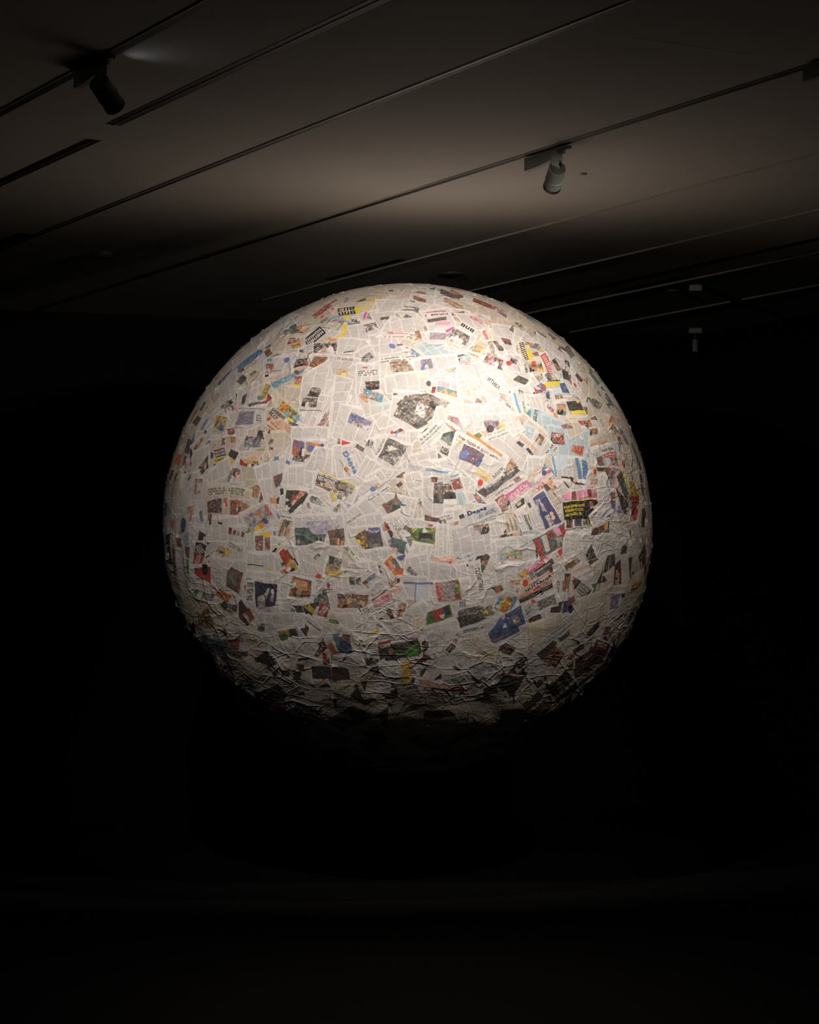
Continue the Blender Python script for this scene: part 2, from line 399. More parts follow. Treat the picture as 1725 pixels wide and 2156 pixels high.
# far ceiling-hung projector spot against the black wall
far = on_z(1453, 703, CEIL) + Vector((0, -0.35, 0))
root = bpy.data.objects.new('hanging_spotlight', None); COL.objects.link(root); root.location = far
tag(root, 'distant small spotlight hanging near the black back wall on the right', 'spotlight')
bm = bmesh.new(); add_box(bm, (0, 0, -0.02), (0.10, 0.06, 0.04), None, 0.004); bm_obj('mounting_box', bm, M_white, root)
bm = bmesh.new(); lathe(bm, [(0, -0.085), (0.012, -0.085), (0.012, -0.04), (0, -0.04)], 16); bm_obj('stem', bm, M_black, root)
bm = bmesh.new(); lathe(bm, [(0, -0.185), (0.022, -0.185), (0.024, -0.18), (0.024, -0.088), (0, -0.085)], 24); bm_obj('lamp_head', bm, M_head, root)
SPEC = """
P e 2 700 603 860 598 880 622 690 640
p gew 0 775 622 90 8 -12
p Kgk 0 808 614 40 3 -9
P e 3 560 668 690 612 712 640 590 700
p ktg 0 636 668 46 6 -33
P e 2 455 760 540 680 575 705 470 790
p fKk 0 500 735 60 8 -46
p fKo 0 520 722 70 5 -42
P w 2 520 700 600 650 650 680 540 740
p Ktg 0 618 688 16 8 -25
p tgi 0 612 698 28 9 -5
p fKg 0 628 696 20 8 5
e a 638 690 12 8 0
P e 2 640 650 735 612 745 650 640 690 | page with a dark red headline
p Rrw 0 686 650 62 9 -34
p rwR 0 692 658 40 6 -34
p fKs 0 683 673 18 5 -38
P e 3 700 640 800 600 830 640 720 662
p mlg 0 727 640 5 30 20
p oya 0 785 632 40 5 -14
p Kgk 0 760 633 22 5 -22
P e 3 795 632 870 618 880 650 790 672
t 2 820 645 50 28 5
P w 3 870 610 960 615 960 655 860 650
p fKo 0 884 630 28 8 18
p kBk 0 884 636 26 2 18
p fog 0 887 616 20 4 10
P w 2 920 602 1000 620 1010 655 915 640
p gKk 0 948 621 44 10 22
p Roe 0 962 618 30 6 30
p ako 0 968 622 14 5 25
P e 3 930 640 960 628 1010 650 990 672
p sfg 0 955 640 44 10 28
c a 947 652 15 5 18
p Ggw 0 968 660 34 10 8
P e 2 985 615 1060 640 1110 690 1010 665
p fRk 0 1020 640 50 8 22
p fse 0 1050 650 30 6 24
P e 3 1005 642 1050 655 1085 690 1010 685
p lKg 0 1058 660 24 5 35
P e 2 1080 650 1160 710 1150 730 1060 690
p gKt 0 1120 678 26 4 35
P e 3 1050 668 1110 690 1090 712 1040 700
P e 3 1090 660 1190 730 1180 750 1095 700
p Kgw 0 1092 684 18 6 28
p Kfw 0 1138 705 26 9 32
p Kfe 0 1162 708 20 6 38
P e 3 700 660 712 640 790 636 770 690 | page with heavy black lettering and a mustard panel
q k 3 2 730 655 38 18 -8
c Y 752 654 12 17 18
c Y 769 647 14 5 -12
c Y 730 667 13 7 -5
P w 2 745 664 795 650 792 675 738 680
c m 769 664 5 16 15
q k 3 2 779 665 9 14 15
p Kkw 0 746 675 12 7 -5
P w 3 790 630 855 632 850 655 800 665
P w 3 850 628 905 640 900 655 845 650
g k 1 868 634 12 5 10
P w 2 840 650 862 640 890 655 870 662
p Kgw 0 867 651 32 11 8
g k 2 846 655 16 7 -25
P w 3 830 655 870 655 900 680 870 690
p gKw 0 862 669 24 9 22
P w 2 780 660 830 655 838 690 800 712
p Kks 0 812 670 22 6 -2
P w 2 800 700 825 665 880 690 850 712
P w 3 820 680 870 668 925 692 898 700 830 706
p sgr 0 902 690 16 10 -15
g k 1 868 692 28 2 -42
P w 3 905 640 905 655 945 648 960 662
P w 2 885 655 945 648 960 685 905 700 | page with a pink bar over a black headline
p rpr 0 918 656 42 2 -5
g k 1 919 662 50 5 -5
p gKk 0 921 672 40 7 -8
c p 932 680 32 6 -1
P w 2 948 648 990 655 985 672 950 665
p gKy 0 965 660 26 7 -8
P w 3 960 660 1030 665 1030 690 985 700
p prw 0 1003 673 30 6 28
p ase 0 1030 678 18 9 15
P w 3 915 692 960 685 990 712 945 740
c m 948 693 18 5 -32
P w 2 960 690 980 680 1000 692 1000 705 | page with tilted black lettering
g k 1 985 690 32 9 32
g k 1 952 700 28 5 -30
P w 3 965 690 1005 710 980 745 935 735
p Kgw 1 968 709 40 22 27
c o 951 717 6 4 20
P w 3 875 700 935 695 940 725 900 722
p lgs 0 922 707 34 14 3
p ffs 0 881 705 10 18 -14
P e 2 700 720 725 680 760 680 740 715
c Y 725 685 11 7 0
c Y 725 695 12 8 0
c Y 716 706 17 8 -3
p Bbg 0 745 680 26 4 -6
P w 3 700 640 700 640 700 640 700 640
P w 3 732 688 790 676 802 708 745 728
p Kgw 1 781 688 26 15 -16
c r 766 699 1 8 -15
c r 764 715 1 9 -20
P w 3 600 730 670 690 720 700 650 740
C k 662 708 46 20 -38
q w 5 2 662 708 42 15 -38
P e 2 560 735 640 705 640 728 570 750
p Rsr 0 613 719 34 8 -14
p kKk 0 610 713 24 2 -10
P e 2 640 735 655 722 650 745 630 750
p Kyo 0 623 727 18 10 -20
P w 2 625 735 660 720 660 745 630 752
p Kgk 0 634 740 8 8 8
P e 2 655 728 690 705 735 722 720 745
c o 700 715 16 4 8
p Kkw 2 689 731 56 20 -6
g w 1 700 722 50 5 -3
P w 3 715 710 790 715 800 745 710 745
p kKg 0 735 740 24 2 -12
P w 2 745 740 800 715 800 765 745 770
p gwk 0 770 755 30 14 -32
P w 3 770 720 800 705 830 720 815 745
P w 3 630 750 700 740 690 790 620 775 | page with a dark orange forest photo
p fKo 0 0 0 0 0 0
c r 665 744 60 1 -4
z fK o 662 751 690 751 676 777 650 772
P w 3 555 758 625 740 655 750 610 785
P w 4 555 758 628 744 610 778 557 798 | page with a blue round badge
c c 567 758 12 6 -12
e b 604 757 7 5 -25
c k 570 783 44 1 -10
p Rfs 1 569 774 16 18 -8
c k 562 792 8 8 -10
z Kk s 625 757 650 753 642 768 617 776
p rfs 0 641 764 16 12 -8
P e 2 560 795 640 770 655 815 605 850 | page with a blue banner and red flowers
z cC w 570 806 640 778 638 786 576 818
p pRy 0 630 802 20 20 -5
c y 624 813 20 7 8
e R 624 784 5 4 0
P e 4 600 810 640 815 635 850 598 845
P e 2 440 790 500 735 540 760 490 830
z lB b 456 808 486 777 490 776 462 812
P w 2 490 760 550 715 560 745 500 800
z cb b 490 780 545 735 550 745 500 785
p aos 0 523 762 14 8 -20
p ktg 0 540 745 26 8 -35
p rRr 0 508 778 12 8 -20
p fKa 0 565 742 14 14 -30
P e 2 575 710 610 705 600 740 570 742
P w 3 455 820 500 775 495 840 445 870
p psl 0 453 838 24 9 -50
P w 3 440 870 495 840 480 870 440 890
p Kgw 1 478 856 22 18 -40
c k 486 846 9 7 -40
P e 3 400 900 440 830 450 860 410 930
p Kgf 0 426 855 20 5 -60
p gKf 0 414 885 20 12 -55
P e 3 500 795 545 775 560 800 545 830 500 820
p KGg 0 509 799 20 12 -50
p feg 0 533 785 16 8 -45
P w 3 500 820 545 800 540 850 500 860
z Kk g 511 833 521 827 515 848 507 852
P e 2 545 810 570 800 560 840 540 850
p Gya 0 559 822 10 30 20
p ttg 0 548 837 12 8 -10
p gGk 0 536 851 26 7 -12
P w 2 400 950 430 870 450 880 440 920 400 970
p gcl 0 430 893 26 5 -60
p Kgf 0 435 905 8 18 20
P w 3 430 900 470 860 480 900 450 920
P w 2 440 900 480 870 475 930 430 925 | page with a photo of a landscape and people
p yKb 1 463 891 22 30 12
g k 3 457 910 24 8 5
P w 4 640 790 690 760 745 770 730 860 630 870
P w 4 690 745 760 755 745 800 700 790 | page with a greek headline
g k 2 727 756 34 6 6
P w 4 740 770 800 770 790 860 730 850 680 840
p eyf 1 0 0 0 0 0
z ey h 711 775 736 777 727 802 704 800
z Kgw h 646 815 677 817 672 836 640 834
z Kgw h 638 838 670 837 666 858 633 855
c k 705 816 8 5 10
P w 4 670 830 700 835 660 900 625 890
P w 3 700 815 740 835 715 900 665 905
c k 655 864 48 1 3
p lgs 1 700 880 26 60 28
p lKa 1 682 890 18 40 35
P w 2 470 780 600 700 600 700 470 780
P w 4 480 870 560 850 555 900 495 920 | page with a man in a dark jacket
c k 532 861 60 1 2
z gl v 505 868 536 865 532 893 495 895
g k 3 545 880 12 16 8
P w 3 480 900 520 895 515 920 470 930
p Rfs 0 486 908 15 14 -15
g k 2 502 900 18 5 5
P e 2 520 905 560 890 580 930 540 970
p Kks 0 550 915 18 16 15
p lKt 2 532 930 34 22 5
g k 2 548 947 18 5 0
p eoa 0 540 908 0 0 0
P e 2 560 860 600 850 620 870 560 910 | page with a scribbled black headline and yellow photos
q k 6 2 583 875 34 20 40
p yok 0 600 860 26 20 38
p Kyc 2 614 873 28 22 40
c c 627 880 9 11 -10
c Y 611 884 16 6 30
P s 3 565 890 590 880 620 905 560 960 | pale salmon page with a bold two-line headline
g k 1 584 900 36 4 38
g k 1 578 906 36 4 38
p Kkw 0 572 913 16 8 38
e r 567 882 6 3 -40
P e 3 555 910 600 905 620 930 570 970
p GGe 0 570 930 8 12 20
p wKe 0 571 943 9 9 10
P w 4 615 900 700 900 710 985 620 1020
z rb w 618 926 685 934 680 975 614 965
P w 5 618 925 690 925 683 985 600 1010 | page with a colour photo of people carrying flags
z rb f 618 925 641 930 642 960 614 958
z ao b 645 930 683 935 680 955 645 952
p KKe 2 648 966 64 16 9
e b 656 944 10 7 0
c b 632 938 4 22 10
c w 638 952 6 16 8
c v 678 942 7 16 6
P w 4 690 900 760 880 760 940 690 960
p Kfs 1 713 930 5 11 0
P w 3 760 870 800 830 830 850 800 880 770 905
P w 3 705 790 745 800 730 850 700 890 690 930
P w 5 720 850 810 870 840 900 760 950 700 920
z lb K 740 868 784 888 773 906 731 889
p wse 2 757 892 44 14 24
P w 3 760 840 860 860 870 880 800 905
P w 4 750 765 800 765 815 830 750 850 | page with a portrait of a bearded man
g k 3 775 785 42 13 -6
c r 768 774 10 3 -3
z Kk h 768 803 798 802 800 822 773 827
P w 3 750 830 800 820 830 860 770 880
p cts 1 785 833 44 18 15
p aos 0 766 838 24 7 45
c i 805 850 30 8 -10
P w 3 800 730 860 735 870 775 800 800 | page with a two-line headline over a sepia photo
g k 1 837 753 76 4 -5
g k 1 830 759 70 4 -6
c k 842 742 46 1 -4
c b 797 747 9 5 0
z fe K 820 762 857 757 872 780 825 784
p aeo 0 828 788 24 5 -6
p Gkk 0 842 786 12 5 -8
P w 3 775 705 830 700 850 740 790 750
c r 838 702 40 1 3
g f 1 828 709 46 4 0
p rsw 0 822 700 14 4 0
c i 823 695 10 4 0
e b 826 728 7 5 20
c v 842 726 12 3 -3
P w 3 870 755 960 745 970 790 880 800
z lb f 886 757 908 755 913 775 886 779
z ew f 941 777 969 770 971 784 944 788
P w 4 810 790 900 780 905 820 815 830
p rse 0 829 822 8 3 -8
p bGt 0 834 827 11 8 -5
c e 887 790 20 12 -10
P w 3 895 800 975 800 975 850 930 850 | page with pink bubble lettering over a blue cartoon strip
q p 7 1 942 811 54 11 14
c R 913 820 8 13 10
p cta 1 942 824 46 12 14
e G 903 806 5 6 20
p aef 0 905 809 5 8 0
P w 4 960 770 1040 760 1010 850 965 830
p ewf 0 980 762 22 12 8
p eyr 0 995 825 16 14 0
P w 4 990 820 1050 830 1080 870 1010 880
p sfw 0 1023 838 12 16 -30
p fgs 0 1008 845 12 12 30
P w 3 830 820 900 828 920 860 880 925 820 880 | page with a large photo of men crouching over papers
z Kg s 852 833 901 827 945 850 880 903
z Kg e 828 875 852 833 925 870 880 903
z Ww K 881 845 903 856 892 882 874 868
p Kgk 1 871 882 22 18 25
z Kgk g 868 895 892 880 902 893 880 903
p yse 1 841 868 14 20 35
p Gkf 1 912 868 20 22 35
p tie 0 902 842 8 16 20
p fes 1 882 848 12 20 40
p fKg 0 845 850 14 14 40
P w 4 920 855 960 850 945 890 910 885
p gew 0 935 848 20 14 35
P w 3 855 905 900 905 880 925 845 960
z Kg k 878 924 895 903 902 898 882 928
P w 4 880 920 930 885 955 920 900 970 | page with a two-line serif headline about a photograph
h k 888 931 910 906 919 900 920 902 892 933
H k 0 902 911 48 7 -43 da se sa sahrane
H k 0 908 917 56 7 -43 bilo kakva fotografija
P w 4 905 935 950 895 985 905 945 970
z tk K 933 912 960 906 950 935 928 925
z tg e 930 920 945 918 955 940 945 938
p tKe 1 938 950 20 14 30
z fs f 933 886 965 906 962 911 945 900
P w 3 940 870 985 885 980 900 960 905
z lf s 945 873 965 880 975 905 942 880
P w 4 955 850 1010 850 1035 900 990 915
P w 4 1005 800 1035 775 1075 820 1030 850 | page with a black newspaper masthead beside a small portrait
H k 1 1041 807 32 9 40 ИТИКА
z le h 1053 825 1066 833 1054 845 1045 836
P w 3 1015 860 1040 840 1080 865 1050 885
g k 1 1071 853 14 7 32
P w 3 1050 780 1085 760 1120 790 1110 820 1070 815 | page with a man in a grey jacket
z GK g 1080 800 1092 789 1115 800 1105 810
e s 1077 801 6 4 0
P w 4 1010 750 1050 740 1070 770 1030 790
P w 3 1030 720 1070 740 1075 775 1020 760
z gK v 1030 755 1042 750 1060 780 1040 770
p Ksp 1 1040 760 40 22 25
P e 3 1010 715 1030 690 1060 735 1050 745 | page with three lines of bold headline
g k 3 1037 735 34 10 72
p ysk 0 1008 733 16 14 35
P w 3 1030 690 1085 700 1085 760 1045 745 | page with a small portrait of a woman
z fR h 1055 711 1073 711 1079 726 1064 724
z fK h 1037 717 1047 717 1053 726 1043 725
z gK h 1044 726 1057 727 1063 738 1050 738
P w 3 1060 745 1095 745 1100 785 1065 780
e r 1072 764 6 5 0
p Bks 0 1083 760 16 10 15
P w 3 1010 695 1020 690 1035 715 1020 720
q r 4 1 1023 705 22 9 62
P w 3 1035 680 1090 690 1080 715 1040 705
p gKa 0 1083 694 18 12 35
P w 4 1085 690 1150 730 1150 760 1080 720
P w 4 1130 700 1190 740 1200 770 1140 750
P e 3 1090 720 1135 720 1150 745 1115 765 1100 760 | yellow-edged page with condensed black lettering
q k 5 2 1104 739 40 10 70
c Y 1116 747 9 24 -18
p fyb 1 1122 728 34 8 20
z fR h 1120 742 1132 740 1138 750 1128 750
c b 1130 727 8 8 15
c i 1130 757 11 16 -18
P e 2 1100 760 1145 755 1150 785 1110 785 | page with small portraits and a round red badge
p fak 1 1123 774 16 16 -10
p Kfy 1 1138 773 10 14 -20
p kgw 0 1109 775 6 18 -10
e r 1124 763 5 4 0
P w 3 1135 745 1150 740 1175 785 1150 790 | page with red and black slanted lettering
C r 1153 767 46 12 64
q w 5 2 1153 767 42 8 64
q k 6 1 1164 768 40 5 62
P w 3 1150 740 1190 760 1185 800 1165 785
p Kkf 1 1172 768 26 9 60
P e 2 1190 720 1215 745 1220 780 1190 790
z kK f 1190 757 1205 764 1204 778 1189 761
z Gk K 1184 775 1197 782 1200 801 1187 796
P w 2 1195 745 1250 800 1240 840 1205 800
p Kgw 0 1200 740 26 10 55
p fKb 0 1185 735 18 10 35
P w 3 1205 770 1250 840 1240 860 1205 820 | page with a round red stamp by its edge
e r 1212 810 5 2 60
P e 2 1205 735 1230 760 1240 790 1215 780
p eyG 0 1228 775 20 4 60
p gtn 0 1252 795 34 6 52
p Kkf 0 1220 795 20 6 50
p Kyf 0 1238 802 18 9 60
P e 2 1225 790 1262 830 1255 860 1225 830
e r 1245 819 5 2 60
p gKn 0 1261 830 14 7 65
P e 3 1240 800 1300 900 1290 940 1240 850
p gKl 0 1280 835 50 4 58
p gKk 0 1295 870 50 5 62
P w 3 1075 820 1115 810 1125 860 1110 895 1088 880 | page with a long blue bar and a heavy headline
z cc c 1080 828 1084 826 1098 868 1094 869
z Kw k 1092 821 1123 830 1120 829 1093 829
H k 1 1104 858 26 7 78 DAVKCEJ
H k 1 1113 847 30 7 72 jelefp a
e s 1086 823 5 3 20
P w 4 1105 830 1140 830 1145 870 1120 865
P w 4 1115 790 1150 785 1165 815 1130 820
p ftk 1 1156 792 10 16 -35
p few 0 1137 794 14 14 -15
P w 3 1125 810 1195 805 1205 835 1140 835 | page with a yellow headline and a blue panel
z vb w 1125 814 1142 806 1152 826 1131 827
c r 1131 821 9 8 70
c Y 1164 808 30 9 -4
q k 6 1 1166 801 28 4 -3
c i 1172 822 28 11 -4
z Bb K 1179 806 1190 805 1200 827 1185 826
p eKs 0 1172 835 34 8 -2
P w 3 1145 820 1165 820 1180 890 1150 860 | page with a footballer in a white shirt
z Ww v 1144 820 1160 822 1163 845 1147 847
e f 1145 815 5 8 -20
z vc k 1150 825 1158 824 1158 840 1150 838
z rb w 1154 850 1168 862 1164 868 1152 857
z aos f 1166 862 1172 872 1182 888 1166 875
P w 2 1165 845 1195 840 1200 890 1180 885
p ask 2 1183 862 20 22 5
p aot 0 1184 868 18 9 5
q k 5 1 1183 851 18 3 5
P e 2 1192 845 1222 843 1240 885 1205 890 | page with a yellow strip headline
z Kk G 1192 845 1221 844 1230 862 1200 864
c Y 1219 868 30 9 3
c k 1216 863 26 2 -2
c Y 1217 846 6 4 0
P w 2 1205 876 1240 874 1250 900 1215 900
z ar K 1213 887 1226 886 1230 896 1217 894
z Ka o 1226 885 1243 884 1250 902 1234 900
P e 3 1185 875 1215 873 1215 892 1190 890
P e 2 1235 840 1262 845 1268 870 1240 880
p gKw 0 1255 850 26 14 35
p gKk 0 1240 842 8 10 20
P w 2 1215 900 1265 900 1262 920 1225 925
p akf 2 1251 910 18 16 -5
q k 4 1 1240 905 22 5 65
P e 3 1270 870 1300 880 1310 930 1280 930
p ars 1 1290 890 20 26 30
P e 2 1285 850 1345 950 1350 1010 1300 930
p Kgw 2 1297 908 24 14 30
p Kgy 0 1305 925 24 6 75
p gKw 0 1315 920 36 6 62
P i 3 1110 860 1140 862 1175 900 1175 930 1115 910 | pale blue page with slanted headline
z ct c 1118 860 1118 880 1106 872 1118 861
q k 4 2 1128 876 28 8 95
q k 6 1 1130 893 30 3 88
H k 0 1145 894 36 4 92 romantici ne vole
P i 3 1140 870 1200 890 1190 940 1145 910
P e 3 1085 880 1105 870 1175 930 1150 960 1100 945
p esf 1 1101 890 8 20 -20
P i 3 1105 890 1130 900 1120 930 1095 915
P w 3 1130 905 1165 935 1145 965 1105 955 | page with a portrait photo and an angled black headline
z fK h 1137 911 1148 920 1139 939 1127 929
H k 1 1159 945 24 7 -52 NA BIJE
H k 1 1168 950 22 7 -52 JEKSTRA
P i 4 1155 895 1240 905 1235 965 1160 955 | pale blue sports page with footballers
z rk w 1163 910 1188 912 1188 936 1160 928
z rw n 1172 912 1184 913 1180 920 1168 918
z ra k 1206 936 1230 940 1228 962 1204 950
p Kkn 0 1176 931 26 8 5
H k 0 1209 915 24 3 90 istorija
P e 2 1185 885 1215 885 1230 910 1200 925
z lR w 1180 895 1200 890 1208 902 1185 902
P e 3 345 980 385 900 420 930 370 1010
z ro r 367 975 374 957 381 957 376 980
z gK f 382 990 388 960 394 960 390 1000
p gKf 0 398 940 14 30 20
P w 3 400 940 425 915 440 920 410 960
z tc t 403 930 409 912 411 915 408 932
z fr s 406 945 425 920 428 925 412 948
p gtg 0 412 912 0 0 0
P w 3 380 990 410 950 420 960 400 1000
z kK k 398 965 403 942 405 955 400 965
e r 400 976 2 5 10
P w 3 410 950 440 935 440 1000 400 1010 | page with a dark group photo
z kK s 418 985 438 958 439 985 424 999
P e 2 445 925 500 915 495 975 440 985 | page with pink title strip and portraits
z pl p 445 943 452 935 455 935 450 945
z pp p 446 947 492 935 491 939 447 950
p fKs 0 470 930 8 16 8
p Kao 0 490 925 10 12 5
q w 5 2 0 0 0 0 0
C k 463 953 22 16 -12
q w 5 2 463 953 20 13 -12
C Y 461 968 22 9 -12
q k 5 1 461 968 20 6 -12
p Gkk 0 456 978 14 5 -12
p Bkt 0 446 959 6 12 8
P w 3 480 960 490 943 505 955 485 995
z Kk g 487 945 503 954 495 970 480 958
z Yy y 483 961 491 968 486 983 476 973
z lK l 480 983 487 985 482 993 479 988
P w 4 440 990 480 960 490 1000 435 1020
P w 3 482 1020 500 965 515 990 490 1010
P w 4 490 990 535 985 540 1020 485 1015 | page with mauve photo of people
z lb s 485 990 508 988 502 1012 478 1018
z fK s 490 985 503 985 503 1000 490 1002
p gKk 0 492 1004 24 8 -12
P e 3 505 970 560 970 560 1010 515 1030
P s 2 505 965 540 955 550 975 505 975
z rR s 505 975 522 975 520 982 505 978
p yKe 2 533 977 22 12 -8
z rk r 507 965 510 975 520 978 505 978
P w 4 535 985 600 960 605 1050 560 1060
p tct 0 578 965 18 8 -8
p gew 0 560 970 10 8 -8
P w 4 545 1010 600 1000 600 1045 570 1055
z fK b 575 1002 601 995 594 1020 580 1027
P w 3 420 1000 445 1020 430 1100 410 1050
P e 3 435 1020 480 1018 480 1085 430 1085
g k 3 457 1034 38 16 -7
z GK p 436 1056 466 1048 466 1080 437 1080
z rw h 468 1050 478 1048 478 1068 468 1068
p rpp 0 460 1065 9 7 0
c n 427 1027 1.5 12 8
P e 3 480 1020 530 1030 525 1065 482 1055
c c 482 1030 3 8 0
g k 3 500 1035 30 16 8
P e 2 480 1050 530 1050 520 1085 482 1095 | page with a photo of carved wooden figures
z fR a 484 1052 500 1052 515 1076 485 1090
z af f 497 1052 526 1065 505 1085 497 1075
p Rrf 0 498 1065 8 26 -5
P w 5 600 985 680 980 665 1030 595 1025
c b 606 973 7 9 -60
P w 5 608 980 675 975 658 1030 592 1020
P w 3 665 940 700 945 700 1000 640 990
P w 5 790 915 855 915 860 985 785 1000
P w 3 700 940 760 930 740 1005 710 1010 | page with a bold blue masthead running downwards
c e 705 952 3 14 0
H b 4 738 973 52 12 61 Danas
p oKa 0 730 987 10 9 45
c k 726 985 44 1 55
c r 728 931 0 0 0
z rr w 719 926 739 932 719 937 719 936
p Kfs 0 713 929 5 10 0
P w 4 745 945 790 925 800 985 760 1000 | page with a small illustration and blue tab
c b 764 970 3 18 25
c p 744 950 10 4 -50
p gKk 0 758 943 20 8 30
P w 3 770 925 800 915 820 935 790 965
z gw k 778 923 788 927 782 944 770 938
c k 777 932 2 14 10
P w 4 815 920 870 935 865 960 820 1000 785 985 | page with a photo of a snowy roof
z Kg w 818 921 861 941 829 981 797 962
z Kg K 818 921 832 928 812 958 797 962
z We w 824 938 838 945 820 950 812 948
e w 821 942 5 3 30
z kk k 797 963 810 953 825 950 808 958
H g 0 802 940 36 5 -62 rascerao
e r 825 910 3 4 10
c c 835 912 3 16 18
P w 5 770 960 830 990 800 1040 750 1000
P w 4 860 960 920 940 920 1010 850 1030
P w 3 850 1000 900 985 900 1050 860 1040
g k 1 884 1012 28 4 12
P w 4 860 1030 905 1020 905 1050 870 1060
P w 3 770 1000 800 985 815 1010 770 1030
c i 784 1013 20 9 -35
p gKw 0 792 1001 9 5 -30
P w 2 700 1060 790 1000 800 1020 700 1090 | folded page with a blue round badge and thin blue rules
e b 785 1030 6 5 0
c b 782 1030 44 1 -33
c b 798 1026 60 1 -33
p yKe 0 793 1022 9 8 -35
c l 0 0 0 0 0
C l 741 1062 34 8 -42
c b 743 1054 34 1 -43
z Kk h 730 1077 735 1070 742 1077 736 1083
P w 4 730 1075 780 1035 830 1040 820 1095 760 1100 | page with a slanted headline above a photo of a blue tractor
H k 1 798 1039 52 6 -34 Šapić da pokaže
p Kfk 0 841 1020 12 8 -35
z Kf g 805 1063 838 1045 848 1062 820 1088
z ck c 833 1058 856 1063 840 1075 820 1077
z KG k 830 1062 850 1066 832 1082 822 1078
p fao 0 808 1062 10 6 -30
P w 4 835 1040 880 1050 870 1090 850 1080 850 1065
c b 888 1063 1 26 -25
P w 4 800 1090 845 1070 835 1100 815 1115
P w 2 670 990 755 1025 740 1062 655 1020 | page with white outlined lettering over a dark photo
z yY y 674 989 750 1023 748 1027 672 992
z kK s 671 993 748 1026 738 1040 663 1018
H w 2 691 1003 46 8 23 SMRT SESTRINA
H w 2 684 1010 46 8 23 SE NEZAKONITI
z fK a 662 1018 700 1030 690 1035 668 1028
z gK h 718 1015 731 1020 725 1032 712 1028
z wK h 733 1020 748 1027 740 1040 726 1034
z wK h 700 1030 736 1040 725 1056 711 1050
P w 3 645 1020 665 1022 690 1035 670 1050 640 1050
z yY y 696 1035 702 1036 710 1058 704 1060
P w 2 640 1045 660 1040 695 1070 670 1080
z Kg e 655 1043 668 1047 661 1059 650 1055
g k 3 672 1060 24 14 48
P w 3 690 1070 720 1055 735 1080 700 1095
z wK h 700 1070 717 1058 717 1070 706 1088
P w 3 590 1030 600 1028 605 1065 588 1065
z kK k 590 1029 597 1029 596 1058 590 1056
z oa a 567 1047 580 1049 582 1060 570 1059
z Kk f 581 1050 590 1044 590 1060 583 1060
P w 3 570 1060 605 1050 640 1090 590 1085
P w 3 590 1040 610 1035 605 1075 585 1075
P w 2 600 1030 650 1030 640 1075 600 1068 | page with a dark photo of a person in red
z kK G 604 1031 648 1035 620 1072 600 1064
z sr f 633 1034 646 1036 620 1072 612 1058
z Rr f 615 1040 625 1044 632 1056 617 1052
z kK k 646 1036 650 1040 620 1088 607 1075
P w 4 610 1085 650 1050 670 1095 640 1110
p Rls 0 650 1064 6 12 -15
P w 4 660 1060 710 1080 720 1105 650 1100
P w 3 405 1085 440 1090 430 1140 400 1140
P w 4 430 1090 500 1085 500 1140 430 1140
z kK s 437 1082 445 1081 444 1104 437 1104
c k 463 1101 9 4 5
P w 3 480 1105 520 1105 520 1150 480 1145 | page with four tiny portraits and a black Cyrillic masthead
p Rrk 0 485 1118 7 14 5
p fKg 0 494 1121 6 10 10
p gfw 0 502 1123 5 9 12
p fRk 0 511 1126 6 11 14
P w 3 475 1140 515 1145 520 1220 470 1190
H k 1 496 1153 34 10 27 ПОЛИТИКА.
P w 2 505 1080 555 1055 590 1100 520 1125 | page with a pastel watercolour picture
z eg l 513 1095 560 1060 575 1088 531 1124
z lv p 513 1090 530 1078 535 1085 520 1095
z oa r 535 1082 545 1078 548 1085 538 1088
e y 545 1115 10 8 0
e n 522 1117 5 6 30
e G 555 1095 4 6 60
e v 560 1098 5 5 0
e o 550 1108 5 5 0
z rp p 558 1063 562 1062 575 1088 560 1078
c l 560 1112 26 1.5 -34
P w 3 535 1120 575 1110 570 1165 535 1160
c y 560 1126 22 11 -3
z Rf w 537 1128 554 1127 552 1160 537 1158
z Rf w 557 1132 570 1132 570 1160 557 1158
P e 2 590 1088 618 1095 612 1140 580 1130
z Kg f 597 1093 617 1099 605 1133 586 1128
z ae a 610 1099 617 1099 606 1134 600 1130
P w 3 570 1130 600 1130 615 1160 570 1180
P w 4 600 1140 660 1140 700 1180 650 1200 590 1180
P w 5 620 1085 720 1080 730 1150 618 1150 | page with a wide photo of steam tractors before a domed building
z tK g 621 1110 690 1115 680 1148 622 1148
z gW w 660 1100 715 1105 705 1120 668 1122
z lw i 640 1098 720 1095 700 1125 660 1125
z tK G 621 1110 642 1111 668 1128 660 1148
z Kf G 690 1118 725 1112 725 1148 695 1148
z fK t 706 1112 724 1115 724 1128 706 1128
c a 628 1140 4 9 0
c a 712 1140 4 14 0
c a 720 1143 3 10 0
e l 673 1112 5 7 0
c k 667 1136 4 10 0
c k 675 1136 4 10 0
P w 4 625 1160 670 1140 720 1160 700 1230 640 1230
p wkr 0 668 1172 14 8 -45
e r 671 1214 6 5 0
c c 670 1223 18 3 8
P w 3 572 1160 600 1140 610 1150 580 1180 | page with small colour bars above a red picture
c k 578 1160 16 5 -45
c c 588 1146 5 4 -45
c Y 590 1153 16 3 -42
c r 588 1158 22 1 -40
P w 2 585 1165 600 1150 630 1190 620 1235 588 1240 | narrow page with a red-clothed figure
z Rr r 588 1165 600 1152 612 1175 600 1198
z fR K 600 1152 606 1156 620 1180 612 1178
z aY f 610 1175 627 1195 620 1208 600 1196
z kk k 620 1175 628 1190 626 1192 618 1178
z Rr w 587 1206 600 1198 608 1205 588 1228
z yY k 587 1236 612 1209 615 1210 590 1238
z Kk g 590 1175 600 1185 596 1195 586 1180
P w 3 565 1175 590 1170 600 1195 580 1210
P w 4 520 1160 580 1165 575 1220 520 1220
c k 537 1190 34 2 6
e Y 567 1204 6 7 0
P w 3 520 1200 590 1205 600 1240 520 1240
